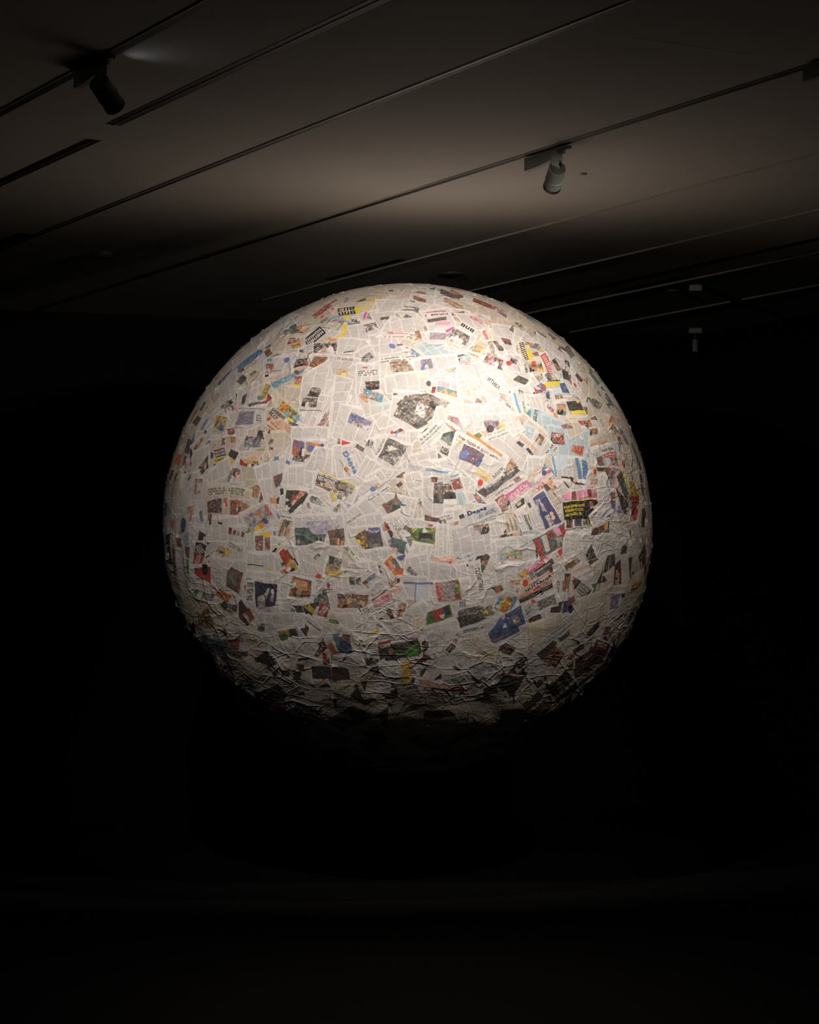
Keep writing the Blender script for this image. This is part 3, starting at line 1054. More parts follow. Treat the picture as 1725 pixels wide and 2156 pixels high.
P w 3 448 1175 520 1180 510 1260 440 1230 | page with two text columns and a dark tinted photo
z fK R 480 1190 512 1207 503 1250 476 1235
z gG g 482 1200 500 1205 498 1235 480 1228
P w 3 440 1165 495 1180 480 1200 450 1180
p eyg 0 470 1160 30 16 25
p tke 0 465 1162 18 6 25
e y 478 1165 5 5 0
P w 2 400 1100 430 1110 435 1155 405 1180
z KK f 420 1118 433 1125 430 1148 416 1137
e r 429 1141 3 6 10
P w 2 405 1140 435 1140 430 1190 405 1190 | page with a red panel and white lettering
z kK k 413 1140 435 1148 428 1175 410 1158
q w 4 3 421 1157 20 14 63
z rR r 409 1160 428 1172 420 1202 406 1190
q w 4 2 416 1178 22 10 -70
P w 2 402 1190 445 1185 443 1232 405 1225 | page with a glossy red advertisement and a black shape
z rR r 409 1196 443 1193 443 1232 410 1210
z kB k 424 1188 436 1190 434 1210 428 1212
e k 431 1200 6 12 0
P w 3 405 1210 445 1230 450 1245 405 1240
P w 3 380 1100 400 1080 400 1140 385 1130
z bc c 420 1075 426 1078 426 1100 421 1096
z ct t 419 1080 425 1072 428 1100 424 1098
P w 3 345 1090 370 1085 375 1140 350 1150
z rs R 357 1085 366 1100 365 1115 359 1108
e v 385 1105 6 16 5
P w 3 370 1130 395 1125 400 1240 380 1230
z fR g 370 1133 379 1133 380 1152 372 1152
z gK G 362 1153 368 1155 373 1205 366 1185
H k 1 386 1184 50 5 83 ПОЛИТИКА
P w 2 388 1125 402 1118 402 1210 392 1200
z ic i 387 1125 400 1118 399 1148 388 1148
z fG f 388 1150 400 1152 398 1176 390 1170
z nG n 391 1176 397 1178 398 1215 394 1205
P w 3 345 1130 360 1120 362 1200 350 1200
z kK G 349 1125 358 1123 358 1148 351 1146
z kK R 352 1150 358 1148 362 1190 353 1185
P w 3 343 1030 375 1000 385 1080 345 1090
z bv b 346 1058 351 1058 349 1088 344 1085
P e 3 350 1000 380 990 380 1040 350 1050
p fRK 0 361 1000 20 4 -70
p fRk 0 370 1005 16 4 -70
P w 3 385 1000 420 990 415 1060 375 1070
z lf b 399 1030 410 1010 408 1030 400 1052
z GK g 394 1010 400 998 400 1006 395 1014
P w 3 405 1005 430 1005 425 1055 400 1055 | narrow page with red italic lettering
q R 5 1 412 1024 34 6 95
p fRs 0 421 1012 8 8 0
z ro f 415 1035 421 1033 420 1039 415 1040
P w 4 890 985 960 985 980 1080 890 1090 | page with a blue title bar and a photo of people on stairs
c c 923 992 52 4 6
z bK b 914 1025 935 1020 933 1060 912 1060
z fK r 908 1005 922 1005 920 1016 908 1016
z gK s 914 1018 965 1018 963 1050 913 1060
p cbl 1 927 1035 10 40 3
p rps 1 948 1035 22 16 10
p yYe 0 945 1023 26 6 10
c w 948 1056 28 11 2
p eyg 0 952 1073 14 14 0
P w 2 945 995 975 990 985 1030 955 1035 | page with a blue bar over a red and brown photo
c c 958 1001 20 4 -22
z fR w 949 1010 975 1004 981 1025 955 1032
z Rr r 956 1024 970 1020 972 1028 958 1032
P i 2 960 1032 984 1028 980 1065 965 1068
P w 4 900 970 960 960 1010 990 1005 1010 930 985
c b 935 972 0 0 0
C b 965 984 46 1 21
C b 985 995 40 1 21
P w 3 965 995 1005 1005 1000 1040 980 1035
H k 0 986 1003 26 4 21 tog režima
P w 3 975 1035 1010 1010 1020 1040 990 1060
z lv a 992 1036 1003 1030 1016 1052 1008 1060
e o 1008 1046 3 4 0
P w 4 1010 940 1060 880 1120 930 1100 990 | page with a small dark photo and wrinkled columns
z kK w 1107 945 1113 943 1124 957 1119 962
z Kk b 1087 932 1092 928 1105 936 1100 942
q a 5 1 1108 930 60 7 42
p psf 0 1095 933 8 8 40
P w 3 1110 960 1150 960 1140 990 1110 1005
q a 6 1 1131 990 44 7 -38
P w 4 1000 870 1045 870 1075 900 1060 930 1030 900 | page with a portrait photo over a two-line headline
z lf K 1018 888 1052 884 1050 895 1028 912
e K 1033 903 8 8 0
c b 1034 886 36 1 -2
z Yy f 1045 900 1064 890 1064 897 1048 904
H k 0 1046 910 38 5 -20 Čair“ su zapustili
H k 0 1050 918 44 5 -20 upravo naprednjaci
P w 4 1050 870 1080 865 1105 905 1080 920
P w 4 945 965 965 910 1070 960 1055 1000 1020 1030 | page with an orange bar and a Cyrillic headline over a football photo
z oa o 982 912 984 907 1060 958 1057 963
H k 1 1007 943 96 9 30 Алек Ледеја за друго место
z vf K 977 933 1021 956 1007 983 967 965
z bb b 970 950 985 945 985 966 967 964
z bB b 1000 975 1012 960 1017 968 1009 983
p sws 1 992 958 26 24 30
z yY y 961 924 974 929 973 932 961 928
z ye a 1010 983 1033 1002 1022 1016 1000 990
P w 2 1005 1035 1100 985 1110 1000 1030 1060 | page with a dark banner of upside-down white lettering
z Kg k 1005 1035 1092 982 1098 990 1022 1048
z fs K 1067 980 1078 964 1090 983 1065 995
z KG k 1060 995 1090 982 1092 990 1070 1000
H w 1 1052 1008 74 8 147 ено у помоће
e r 1012 1017 6 7 0
H g 1 1050 995 30 8 -40 МИЋ
P w 3 1020 1055 1100 1000 1110 1010 1040 1068
c a 1060 1030 90 1 -30
H k 1 1062 1031 44 6 147 који без насиља
p Kgf 0 1090 1010 14 10 -33
P w 3 1040 1055 1105 1008 1122 1028 1050 1090 | page with a pink banner of reversed white lettering
z mp p 1060 1045 1110 1010 1122 1024 1083 1060
H w 2 1092 1033 48 8 146 ЉУБАВ
H w 2 1096 1040 48 6 146 НОВИ МОШ
z sR f 1042 1052 1060 1040 1078 1060 1058 1075
z sp R 1045 1053 1065 1043 1070 1060 1052 1068
z gK K 1053 1075 1070 1070 1076 1078 1060 1092
P w 2 1125 1005 1155 985 1165 1000 1130 1035 | page with a pink and violet women's supplement title
c p 1138 1012 30 3 -38
H r 1 1138 1025 20 9 -38 Val
H v 1 1152 1012 22 8 -45 Žena
e v 1147 996 5 6 10
p prp 0 1156 993 10 7 -40
P s 2 1145 1015 1170 1000 1185 1015 1165 1030
z rs f 1157 1020 1170 1004 1185 1012 1168 1028
q w 4 1 1171 1015 22 10 -35
z oy o 1156 1015 1168 1003 1169 1005 1158 1017
z Kf G 1146 1023 1153 1018 1160 1030 1152 1036
P w 4 1160 960 1240 965 1235 1025 1175 1025 | page with broad sky-blue panels
z cc c 1163 960 1167 960 1173 1004 1169 1004
c i 1183 973 24 30 5
z cb c 1211 963 1219 965 1228 1015 1220 1013
z cb c 1226 967 1236 970 1240 985 1233 1015 1228 1005
P w 3 1165 1010 1240 1010 1245 1030 1180 1035
z kk k 1182 1003 1203 1005 1200 1008 1184 1006
z kK k 1200 1003 1214 1006 1217 1018 1205 1014
z kk k 1210 1015 1232 1019 1232 1022 1212 1019
z kk k 1186 1012 1190 1014 1200 1027 1197 1028
e s 1212 1010 4 5 0
P w 3 1165 1035 1185 1020 1200 1030 1190 1055
c r 1173 1046 30 1 50
P w 3 1075 1060 1110 1035 1130 1075 1095 1100 | page with an oval portrait in a black strip
z kK k 1085 1062 1104 1048 1112 1085 1098 1085
z Yi y 1088 1061 1097 1055 1100 1060 1092 1067
z rs b 1097 1070 1106 1067 1108 1082 1100 1082
z Kk g 1110 1060 1117 1058 1120 1070 1112 1073
P e 3 1060 1080 1080 1070 1090 1120 1068 1125 | cream page with a bold orange-ruled headline
H k 1 1070 1109 24 5 80 ФОРМИЛА
H k 1 1077 1105 28 5 76 ЕВРИКЦИМА
H k 1 1085 1103 30 6 74 СКИТАЛАРЦА
c o 1067 1112 24 1 80
P w 3 1085 1075 1110 1060 1130 1110 1100 1120
q k 5 1 1112 1100 34 7 65
c k 1118 1099 34 1.5 68
c k 1121 1098 34 1.5 68
P w 3 1110 1075 1130 1065 1150 1110 1125 1115
P w 2 1120 1050 1145 1030 1185 1100 1160 1120 | page with a navy advertisement and white lettering
z vb v 1122 1050 1144 1033 1178 1090 1150 1115
z vB v 1130 1058 1150 1045 1184 1098 1152 1116
H w 2 1133 1067 28 6 82 СТАМБО
q w 4 1 1141 1064 28 5 66
q w 4 1 1147 1069 20 4 62
z wg w 1147 1088 1156 1083 1168 1100 1160 1110
e s 1162 1082 4 5 0
e s 1166 1090 4 5 0
P p 2 1185 1045 1235 1030 1262 1035 1245 1060 | pink strip page above a yellow headline
C p 1196 1044 20 15 -6
C p 1224 1041 24 15 -6
z Rf K 1204 1037 1213 1035 1215 1052 1206 1053
z rk o 1237 1031 1244 1030 1247 1048 1239 1047
z lr p 1247 1040 1260 1040 1258 1050 1247 1052
P w 3 1186 1058 1260 1050 1262 1120 1194 1125 | page with bold yellow lettering on black above three dark photos
c Y 1222 1053 64 2 -8
C k 1224 1073 74 38 -5
H Y 2 1210 1066 44 7 -7 SVOJIM LJUDIMA NOVCE
H Y 2 1210 1074 38 7 -7 PATIKAMA PO GLAVI,
H Y 2 1208 1082 34 7 -7 OM TRAŽILI 105
z rs K 1242 1055 1249 1058 1252 1068 1244 1072
p kKo 0 1200 1100 13 22 -3
p vkK 0 1218 1097 15 22 -3
p GkY 0 1236 1095 15 22 -3
c k 1222 1111 70 1 -8
c k 1210 1118 1 14 -2
c k 1226 1115 1 14 -2
P w 3 1195 1122 1245 1115 1245 1150 1185 1155
P e 3 1240 920 1290 905 1300 935 1245 940
p asf 1 1262 935 36 10 -16
P w 2 1245 942 1300 930 1305 985 1262 988 | page with a black and red headline over two portraits
H k 2 1280 947 26 8 -14 SRBIJA NEMA
C r 1285 957 26 8 -12
q w 5 1 1285 957 24 5 -12
g k 2 1257 957 14 8 -14
z Kf v 1256 963 1268 960 1274 980 1261 983
z fs K 1284 963 1298 960 1305 982 1289 980
c i 1280 970 9 14 -12
P e 2 1240 975 1275 985 1290 1000 1245 1025
e r 1254 993 3 7 -5
z Kk G 1257 985 1274 983 1272 992 1260 993
p eaf 0 1252 1014 16 12 3
P p 2 1275 985 1300 985 1295 1025 1280 1025
z lR s 1278 985 1298 986 1292 1024 1282 1022
z fk o 1272 985 1284 984 1282 1003 1275 1002
P w 3 1260 1000 1275 995 1290 1035 1258 1055 | torn pale page hanging over the pink strip
P w 3 1240 1085 1282 1045 1292 1075 1250 1110 | pale blue torn page with a short black headline
H k 0 1266 1057 40 4 -43 se ponovo ne ljutimo
P w 2 1290 1030 1300 1030 1302 1075 1290 1070
z Kf p 1286 1038 1297 1037 1297 1052 1288 1052
z vK b 1287 1054 1298 1054 1297 1072 1290 1070
P e 2 1297 1000 1308 985 1326 1050 1320 1060 1298 1050 | page with a dark photo and a yellow edge
z GK g 1299 1005 1308 990 1325 1040 1322 1060
z Kk g 1297 1025 1325 1060 1320 1085 1310 1068
z yY y 1307 988 1310 990 1325 1025 1322 1028
P e 3 1300 960 1325 950 1345 1000 1325 1012 1310 990
e r 1313 977 3 7 -10
P e 3 1330 1000 1345 990 1360 1060 1350 1080
P e 2 1325 1015 1340 1015 1348 1080 1340 1105 1325 1060 | narrow page with a tall red picture
z YR y 1327 1013 1335 1015 1345 1045 1327 1045
z Rr R 1327 1045 1346 1045 1345 1080 1332 1090
z rr r 1330 1080 1343 1080 1342 1102 1330 1092
z gb w 1329 1052 1335 1054 1333 1068 1328 1065
P e 3 1300 1090 1325 1070 1340 1110 1310 1140
P e 3 1335 900 1370 1000 1375 1080 1345 1000
p gfK 0 1340 960 60 4 72
p Kgf 0 1352 1020 50 4 80
P e 3 1350 1060 1374 1060 1375 1150 1350 1150
p kKg 0 1356 1090 6 40 0
P w 3 1270 1100 1300 1085 1310 1130 1270 1130
P w 3 1260 1095 1285 1090 1285 1120 1250 1135
z kK o 1245 1117 1284 1097 1284 1125 1270 1125
z ao h 1273 1103 1282 1100 1282 1116 1274 1116
z GR k 1244 1118 1262 1112 1262 1130 1246 1132
z kt w 1265 1118 1284 1115 1272 1135 1266 1136
P w 3 1320 1105 1345 1095 1350 1140 1330 1170
z GY k 1323 1118 1330 1112 1328 1150 1320 1140
P w 3 1285 1130 1320 1110 1330 1150 1290 1160
z kK g 1313 1150 1322 1146 1320 1165 1308 1168
P w 4 1000 1140 1125 1125 1135 1180 1050 1185 | large pale page with a map
z yn c 1053 1166 1100 1158 1102 1176 1056 1186
z pe s 1060 1173 1100 1168 1102 1176 1058 1186
z ci c 1052 1168 1062 1165 1064 1175 1054 1180
P w 4 1040 1190 1130 1180 1110 1230 1050 1240
z fe s 1073 1222 1098 1220 1098 1236 1074 1237
P w 2 1120 1135 1170 1105 1180 1140 1150 1185 | page with red book covers
z Rt t 1121 1137 1190 1100 1185 1150 1140 1175
z rR r 1125 1137 1134 1133 1147 1168 1139 1176
z tG t 1134 1133 1139 1130 1150 1163 1146 1166
z we w 1139 1130 1150 1125 1160 1157 1151 1163
z rk o 1153 1119 1160 1117 1168 1133 1160 1137
z pp p 1164 1115 1174 1108 1186 1122 1174 1130
z Rr r 1178 1103 1194 1117 1188 1130 1180 1118
z ew f 1172 1132 1184 1130 1186 1150 1176 1150
z rr w 1170 1165 1186 1152 1185 1167 1173 1175
z Kk w 1128 1150 1133 1155 1135 1182 1131 1178
P w 3 1185 1130 1240 1120 1235 1150 1190 1180
P w 4 1190 1120 1245 1115 1240 1152 1185 1170
P w 3 1240 1130 1285 1122 1300 1150 1262 1200 | torn page with wide text lines
P w 3 1180 1185 1235 1155 1242 1180 1195 1210 | page with a thin headline over two small photos
H k 0 1204 1176 52 4 -32 što ovako izgleda iz ugla
z Kf Y 1190 1191 1211 1178 1214 1190 1194 1202
z Kw f 1212 1178 1220 1171 1222 1183 1214 1188
P w 3 1240 1155 1255 1150 1260 1190 1245 1210
z kK g 1234 1168 1246 1146 1257 1175 1240 1180
z kK s 1238 1182 1260 1175 1266 1188 1248 1204
P e 2 1100 1215 1170 1160 1188 1190 1160 1235 1095 1255 | tabloid page of red and white headlines
C p 1130 1191 60 12 -38
q r 6 2 1130 1191 56 10 -38
z KR k 1124 1203 1163 1175 1170 1188 1132 1213
q w 5 1 1142 1197 42 5 -34
z gK G 1126 1209 1165 1182 1172 1192 1134 1215
z Ya f 1092 1208 1107 1197 1124 1220 1106 1232
z gl g 1113 1208 1122 1203 1130 1215 1120 1222
e r 1107 1227 6 7 0
c r 1140 1217 64 1 -33
z bv b 1123 1227 1136 1219 1137 1223 1126 1230
C R 1165 1200 14 8 -35
z fk s 1168 1193 1175 1190 1176 1200 1170 1204
H k 2 1135 1229 64 8 -31 NUTARNJA
C o 1128 1241 76 5 -27
C r 1130 1240 72 5 -27
q w 8 1 1130 1240 70 3 -27
C k 1130 1249 80 8 -27
q g 9 2 1130 1249 76 5 -27
P w 3 1165 1190 1180 1180 1195 1210 1170 1230
P w 2 1165 1230 1205 1205 1202 1265 1170 1262 | page with red vertical Cyrillic lettering
H R 2 1175 1245 44 6 -85 ВЕЛИКО СР
z fR s 1185 1225 1200 1210 1198 1248 1186 1245
p kKf 1 1194 1225 12 36 8
P w 3 1205 1210 1245 1195 1265 1225 1230 1230
P w 2 1205 1225 1230 1215 1250 1240 1238 1262 1215 1250 | page with bold white headline lettering on black
z kK k 1216 1218 1246 1242 1235 1265 1208 1238
q w 4 4 1228 1240 26 24 38
z RK h 1205 1222 1213 1216 1219 1225 1210 1235
P e 3 1245 1190 1285 1165 1300 1215 1255 1225
z kK g 1256 1230 1280 1170 1296 1165 1296 1200 1274 1225
c w 1270 1205 1 40 10
c w 1282 1195 1 40 10
P e 3 1270 1210 1310 1180 1310 1230 1290 1232
z kR k 1295 1190 1310 1175 1308 1230 1293 1232
q w 6 2 1301 1215 30 8 -85
P e 3 1310 1175 1345 1160 1350 1215 1310 1240
z kK k 1325 1175 1333 1172 1328 1210 1326 1205
z Kk R 1326 1208 1337 1203 1335 1216 1326 1218
P e 3 1285 1235 1330 1225 1325 1245 1285 1250
P e 3 1340 1130 1360 1120 1365 1170 1345 1190
z kK f 1346 1172 1360 1140 1362 1180 1350 1200
z fa f 1350 1170 1357 1165 1356 1178 1350 1178
P w 4 730 1095 800 1075 810 1100 740 1130
g k 2 745 1092 36 6 -33
P w 3 810 1090 840 1080 860 1090 830 1120
z rk s 808 1098 816 1100 828 1124 824 1134 820 1125 812 1110
z kK k 818 1112 827 1122 825 1134 820 1128
P w 3 850 1085 880 1095 900 1120 850 1130 830 1110 | page with a handwritten note
H k 0 848 1103 18 4 52 Oz Šap
g k 3 838 1112 18 12 45
p wKg 0 862 1115 24 10 30
z tK g 824 1130 858 1142 850 1155 822 1150
z tG K 835 1145 855 1142 852 1168 838 1162
z ps s 823 1152 836 1155 836 1170 823 1168
z bv b 832 1172 855 1168 848 1180 840 1180
P w 4 730 1110 800 1105 820 1160 760 1180 735 1150 | page with a photo of a crowd around a car
z vK K 746 1128 800 1109 807 1151 766 1158
z fK y 746 1128 770 1115 775 1150 766 1158
z vb w 775 1112 800 1109 802 1118 778 1125
z gK K 775 1135 800 1132 802 1151 778 1153
e g 790 1150 6 6 0
e Y 755 1140 4 5 0
z eY e 760 1155 768 1155 764 1162 762 1160
P w 4 760 1158 820 1150 835 1170 780 1190
P w 4 860 1095 885 1090 925 1105 920 1140 900 1140 870 1120 | page with a photo of a horse in a meadow
c r 907 1107 9 4 3
z nG y 860 1112 922 1112 914 1146 870 1138
z gn K 876 1122 918 1120 915 1146 878 1135
z kK k 881 1122 908 1124 911 1134 882 1134
c k 884 1134 4 5 0
c k 909 1134 3 5 -20
P w 4 870 1140 912 1148 898 1200 850 1200
P w 4 920 1100 945 1100 950 1175 915 1172
P w 4 935 1070 970 1065 985 1090 930 1105
z Kf k 895 1083 926 1092 932 1100 895 1095
z bB b 922 1095 930 1096 930 1105 924 1100
p egf 0 936 1099 8 8 0
H k 0 936 1088 36 5 -18 zbog toga i
H k 0 941 1092 26 5 -18 ove vlasti
P w 4 950 1110 1030 1090 1035 1160 955 1185 | crumpled page with small blue corner marks
z bb b 962 1172 972 1176 970 1177 962 1177
z bb b 982 1169 989 1169 989 1174 987 1173
P w 3 965 1085 1040 1055 1060 1085 1010 1110 970 1110 | page with a dark blue masthead above a small photo
z kK k 965 1086 975 1082 979 1090 969 1093
H B 4 1004 1076 42 10 -18 Danas
c k 1020 1095 90 1 -21
z gw c 1008 1082 1045 1070 1047 1078 1010 1092
z cb s 1033 1072 1040 1068 1042 1076 1036 1078
H k 0 1030 1095 36 5 -18 stavi ProGlasa i
z gl s 997 1105 1008 1103 1010 1118 998 1117
z fg s 1003 1105 1034 1102 1034 1116 1010 1122
z Kk G 1017 1108 1032 1110 1028 1122 1012 1125
P w 3 1030 1100 1060 1090 1060 1125 1035 1130
P s 3 900 1180 955 1170 960 1195 910 1215
c r 922 1185 20 1 -6
z rk r 946 1182 952 1180 951 1184 947 1186
P w 3 900 1180 960 1190 970 1225 905 1225
P w 4 960 1190 1010 1180 1020 1250 965 1260 | page with a vertical black Cyrillic masthead
e e 985 1189 5 5 0
e k 985 1190 2.5 3 0
H k 1 1011 1222 52 11 78 ПОЛИТИКА.
z Rw k 987 1217 995 1215 995 1221 988 1221
P w 4 900 1225 990 1215 985 1280 915 1270
z sR r 916 1228 965 1221 973 1264 926 1268
z ge l 930 1228 955 1226 960 1262 935 1266
z nG Y 955 1224 964 1222 970 1250 958 1250
z fR f 958 1252 972 1250 972 1262 960 1264
z rs r 917 1235 924 1233 932 1268 924 1268
P w 3 735 1180 790 1180 800 1210 730 1210 | page with a two-line Cyrillic headline
H k 0 751 1196 52 4 3 први Београдског
H k 0 751 1203 52 4 2 демонстрације траже помоћ
P w 3 720 1210 770 1200 770 1250 720 1250
z Kg w 736 1215 748 1216 748 1232 737 1232
z Kg w 750 1216 760 1216 763 1232 750 1232
P w 3 760 1228 805 1195 820 1235 785 1260 | page with small colour boxes and boxed columns
z Rf R 762 1226 771 1219 775 1226 767 1232
z tc t 771 1218 780 1212 784 1219 776 1225
z gK w 781 1213 790 1206 794 1212 786 1219
z kK g 791 1205 800 1198 804 1205 796 1212
c G 795 1249 22 1 -40
c k 778 1242 30 1 55
P w 2 805 1185 830 1165 855 1205 838 1230 820 1215 | page with a red and orange picture of a woman
z ro o 808 1185 825 1169 853 1208 838 1218
z Gg g 822 1180 832 1175 843 1195 836 1200
z es r 818 1180 826 1182 834 1195 826 1205
z ro r 832 1205 850 1195 853 1208 838 1217
P w 3 855 1170 900 1160 905 1215 850 1210
p wKg 0 866 1205 14 24 -40
P w 3 820 1210 840 1215 900 1215 905 1265 830 1260 | page with a blue bar over ruled columns
z fa h 822 1215 836 1215 833 1235 822 1240
z Bk K 836 1217 842 1217 842 1238 836 1230
c b 877 1228 70 4 1
c b 875 1248 2 40 1
e y 846 1220 3 2.5 0
c i 888 1250 20 26 5
P w 4 700 1250 760 1240 770 1250 750 1270 700 1275
P w 4 525 1215 590 1220 590 1290 530 1290 | page with a black photo of a performer in white
z kB k 534 1224 585 1231 580 1276 538 1280
z wg g 541 1258 556 1250 560 1280 544 1285
z wg w 556 1250 566 1236 568 1240 560 1262
e w 574 1246 4 6 0
z gw g 570 1254 577 1252 575 1268 568 1266
z ls g 550 1280 570 1280 574 1290 560 1292
P w 4 585 1215 620 1205 665 1225 655 1290 590 1290
z fK k 618 1212 657 1223 653 1258 608 1256
P w 2 610 1208 662 1220 655 1265 606 1260 | page with an orange-lit photo of hands
z kf a 618 1213 657 1224 652 1258 608 1256
z oa e 620 1218 650 1226 645 1245 612 1235
z ae a 626 1235 636 1238 634 1252 624 1250
P w 2 520 1225 535 1220 540 1290 515 1290
c c 525 1219 13 3 5
g k 3 527 1245 14 40 3
P w 2 685 1175 718 1170 725 1215 680 1215 | page with a photo of yellow glass jars
z gG w 693 1170 722 1178 712 1218 684 1208
z kK G 693 1170 705 1175 700 1188 692 1188
z ya Y 690 1188 718 1194 714 1216 686 1208
z gl b 694 1190 714 1196 710 1204 692 1200
P w 3 685 1215 710 1218 715 1245 685 1240
z Rf R 688 1226 695 1232 694 1240 688 1238
z gK g 686 1240 700 1240 700 1250 686 1250
P w 3 690 1245 780 1240 780 1300 700 1290
z Kf s 711 1249 776 1253 772 1280 710 1280
p Kfs 2 740 1263 56 18 3
P w 3 760 1285 845 1225 860 1260 800 1300 | page with a pinkish panel and a bold two-line headline
z sp p 783 1270 840 1232 846 1246 790 1282
z rp r 800 1258 818 1252 822 1266 808 1268
H k 1 817 1274 52 4 -29 Neka ti prozivaju aktiviste
H k 1 819 1280 48 4 -29 kada dođe reda ni taj
z fk t 812 1287 821 1281 830 1298 822 1304
P w 2 750 1290 765 1280 800 1340 775 1320
c B 764 1297 2 40 -27
g k 3 770 1287 14 14 -30
P w 3 835 1250 860 1270 850 1310 830 1300
z fs s 838 1272 858 1268 848 1300 836 1302
P w 4 850 1290 890 1260 910 1290 900 1340 850 1330
P e 3 870 1300 895 1300 895 1330 865 1330
P w 2 780 1310 860 1300 860 1350 790 1340
p yYe 0 785 1330 26 16 -5
P w 3 770 1345 850 1310 880 1340 800 1370 | page with two lines of black headline over a red tab
H k 1 797 1347 54 4 -10 Nova vlast Beograda traži
H k 1 803 1353 56 4 -10 lakše, proteste sa cilindrom
P w 2 795 1355 885 1345 890 1395 802 1398 | page with a dark green television advertisement
z Gk G 795 1361 880 1345 889 1375 802 1396
z nG G 830 1370 880 1352 884 1380 835 1385
z nn e 855 1372 875 1362 882 1378 858 1382
e f 823 1372 6 7 0
z kK k 815 1380 835 1378 838 1395 808 1396
z rR r 796 1354 822 1348 824 1353 798 1359
z pk k 850 1339 880 1343 880 1348 858 1345
H w 1 811 1361 22 6 -8 KURIR
H G 0 0 0 0 0 0
H g 1 844 1355 40 5 -9 TELEVIZIJA
P w 4 800 1395 850 1392 850 1440 790 1440
H k 0 824 1401 36 3 2 Pesničija u Beogradu
z ya Y 845 1394 866 1390 867 1440 846 1440
z kR k 876 1395 895 1378 912 1388 888 1425 870 1412
P w 2 868 1410 895 1380 915 1388 890 1428 | page with white lettering on black and red
q w 4 3 886 1404 34 18 -52
z Rr R 892 1375 910 1388 905 1395 893 1384
P w 3 790 1400 810 1385 815 1420 780 1420
z kK R 778 1410 796 1400 800 1420 782 1425
P w 3 740 1300 790 1290 790 1330 740 1340
P w 4 700 1290 760 1290 765 1345 700 1330
P e 4 610 1270 700 1285 720 1320 640 1330
P w 2 612 1290 640 1265 700 1290 680 1300 | page with yellow and red lettering on black
z Gk k 637 1276 672 1266 672 1270 655 1300 640 1288
q Y 5 1 654 1282 26 14 40
z Rr R 675 1268 693 1277 687 1302 668 1296
q w 4 2 681 1286 22 12 -55
z ct t 613 1280 622 1285 618 1298 612 1296
z kG k 617 1275 635 1275 640 1290 628 1295
P w 2 625 1300 650 1293 690 1330 665 1345 620 1335 | page with a red rule and a dark photo
z Kk g 632 1325 640 1313 652 1322 645 1340
c R 661 1318 34 2 37
P w 3 660 1295 715 1310 720 1340 680 1335
p nGe 0 704 1309 22 8 10
P w 3 560 1290 640 1290 640 1320 560 1330
P w 4 580 1330 625 1310 640 1340 600 1350
z Gy G 583 1330 625 1322 630 1340 592 1345
z kG k 609 1325 622 1322 628 1342 612 1344
z nG G 586 1337 610 1335 610 1345 592 1350
P w 4 560 1350 620 1350 640 1385 570 1380
P w 3 540 1330 580 1330 580 1360 545 1360
p Kgk 0 549 1323 12 9 35
P w 2 690 1335 720 1320 760 1340 745 1385 700 1370 | page with a grid of dark blue photos
z tK c 700 1335 738 1335 741 1374 712 1376
z ct c 700 1335 716 1333 716 1345 703 1345
z Bk b 715 1350 740 1350 741 1374 714 1376
z fK a 717 1336 738 1336 738 1350 717 1350
P w 3 660 1370 690 1335 705 1355 670 1385
z kK f 654 1375 680 1345 690 1365 668 1385
z af r 685 1360 696 1353 720 1385 708 1386
q R 4 2 700 1368 24 9 48
z Rr R 677 1374 687 1378 688 1402 680 1400
P w 3 700 1380 760 1375 770 1400 700 1405
P w 3 540 1400 600 1355 610 1380 560 1430 | page with a black night photo
z kB k 541 1385 560 1369 582 1398 560 1412
z kK k 545 1390 562 1372 580 1395 556 1408
P w 4 610 1340 680 1340 660 1380 600 1390
P e 4 480 1330 540 1320 550 1370 490 1370
P w 3 470 1300 520 1290 540 1330 480 1340
P w 3 440 1260 470 1250 500 1280 440 1270
p lKe 0 438 1256 26 14 15
p Kof 0 470 1254 30 16 35
p kGk 0 472 1275 16 12 50
p kKw 0 490 1280 18 14 8
P w 2 500 1290 510 1262 540 1290 520 1325
z kK R 503 1268 508 1262 535 1300 520 1320 502 1298
z fR R 515 1285 525 1280 535 1302 527 1310
z gw g 510 1293 517 1290 528 1310 524 1314
P w 3 410 1300 460 1290 465 1330 415 1340
z fK Y 413 1292 445 1297 453 1322 420 1318
z YG y 425 1300 430 1302 435 1325 430 1325
p kKg 0 475 1333 18 8 50
P w 3 470 1345 510 1345 515 1375 480 1375
z fR K 479 1346 505 1345 503 1368 485 1368
P g 3 420 1345 480 1345 490 1385 430 1370
p Btg 0 450 1355 60 20 20
g k 3 505 1375 30 7 8
P e 3 380 1270 410 1260 420 1330 390 1320
z kK G 397 1315 408 1310 412 1330 405 1335
z KK k 380 1290 390 1292 392 1318 384 1310
P e 4 360 1210 400 1220 400 1270 370 1270
P w 4 1000 1260 1060 1250 1090 1275 1020 1280
z fk o 1035 1236 1055 1232 1060 1242 1045 1248
P w 3 900 1280 960 1270 960 1310 890 1320 | page with a photo of a red football player on grass
z nG n 900 1290 948 1273 954 1299 898 1316
z Rr r 909 1286 932 1281 930 1306 918 1308
z Bk k 932 1280 942 1275 952 1295 940 1297
z we w 925 1295 938 1292 936 1302 930 1302
P w 3 950 1275 1000 1265 1010 1290 960 1300
g k 3 975 1272 14 14 80
P w 4 890 1320 960 1300 970 1330 900 1350
P w 3 960 1290 1050 1275 1065 1320 970 1335 | page with a photo of bicycles
z gK e 964 1287 1010 1274 1045 1290 970 1322
z Kk g 962 1300 1000 1292 1025 1302 970 1323
z ef K 1010 1285 1035 1273 1040 1280 1020 1292
e g 1035 1290 6 6 0
e Y 1024 1289 5 4 0
P w 3 965 1330 1060 1290 1062 1320 968 1340
p gtw 0 990 1327 30 7 -14
p lgw 0 1012 1322 14 5 -14
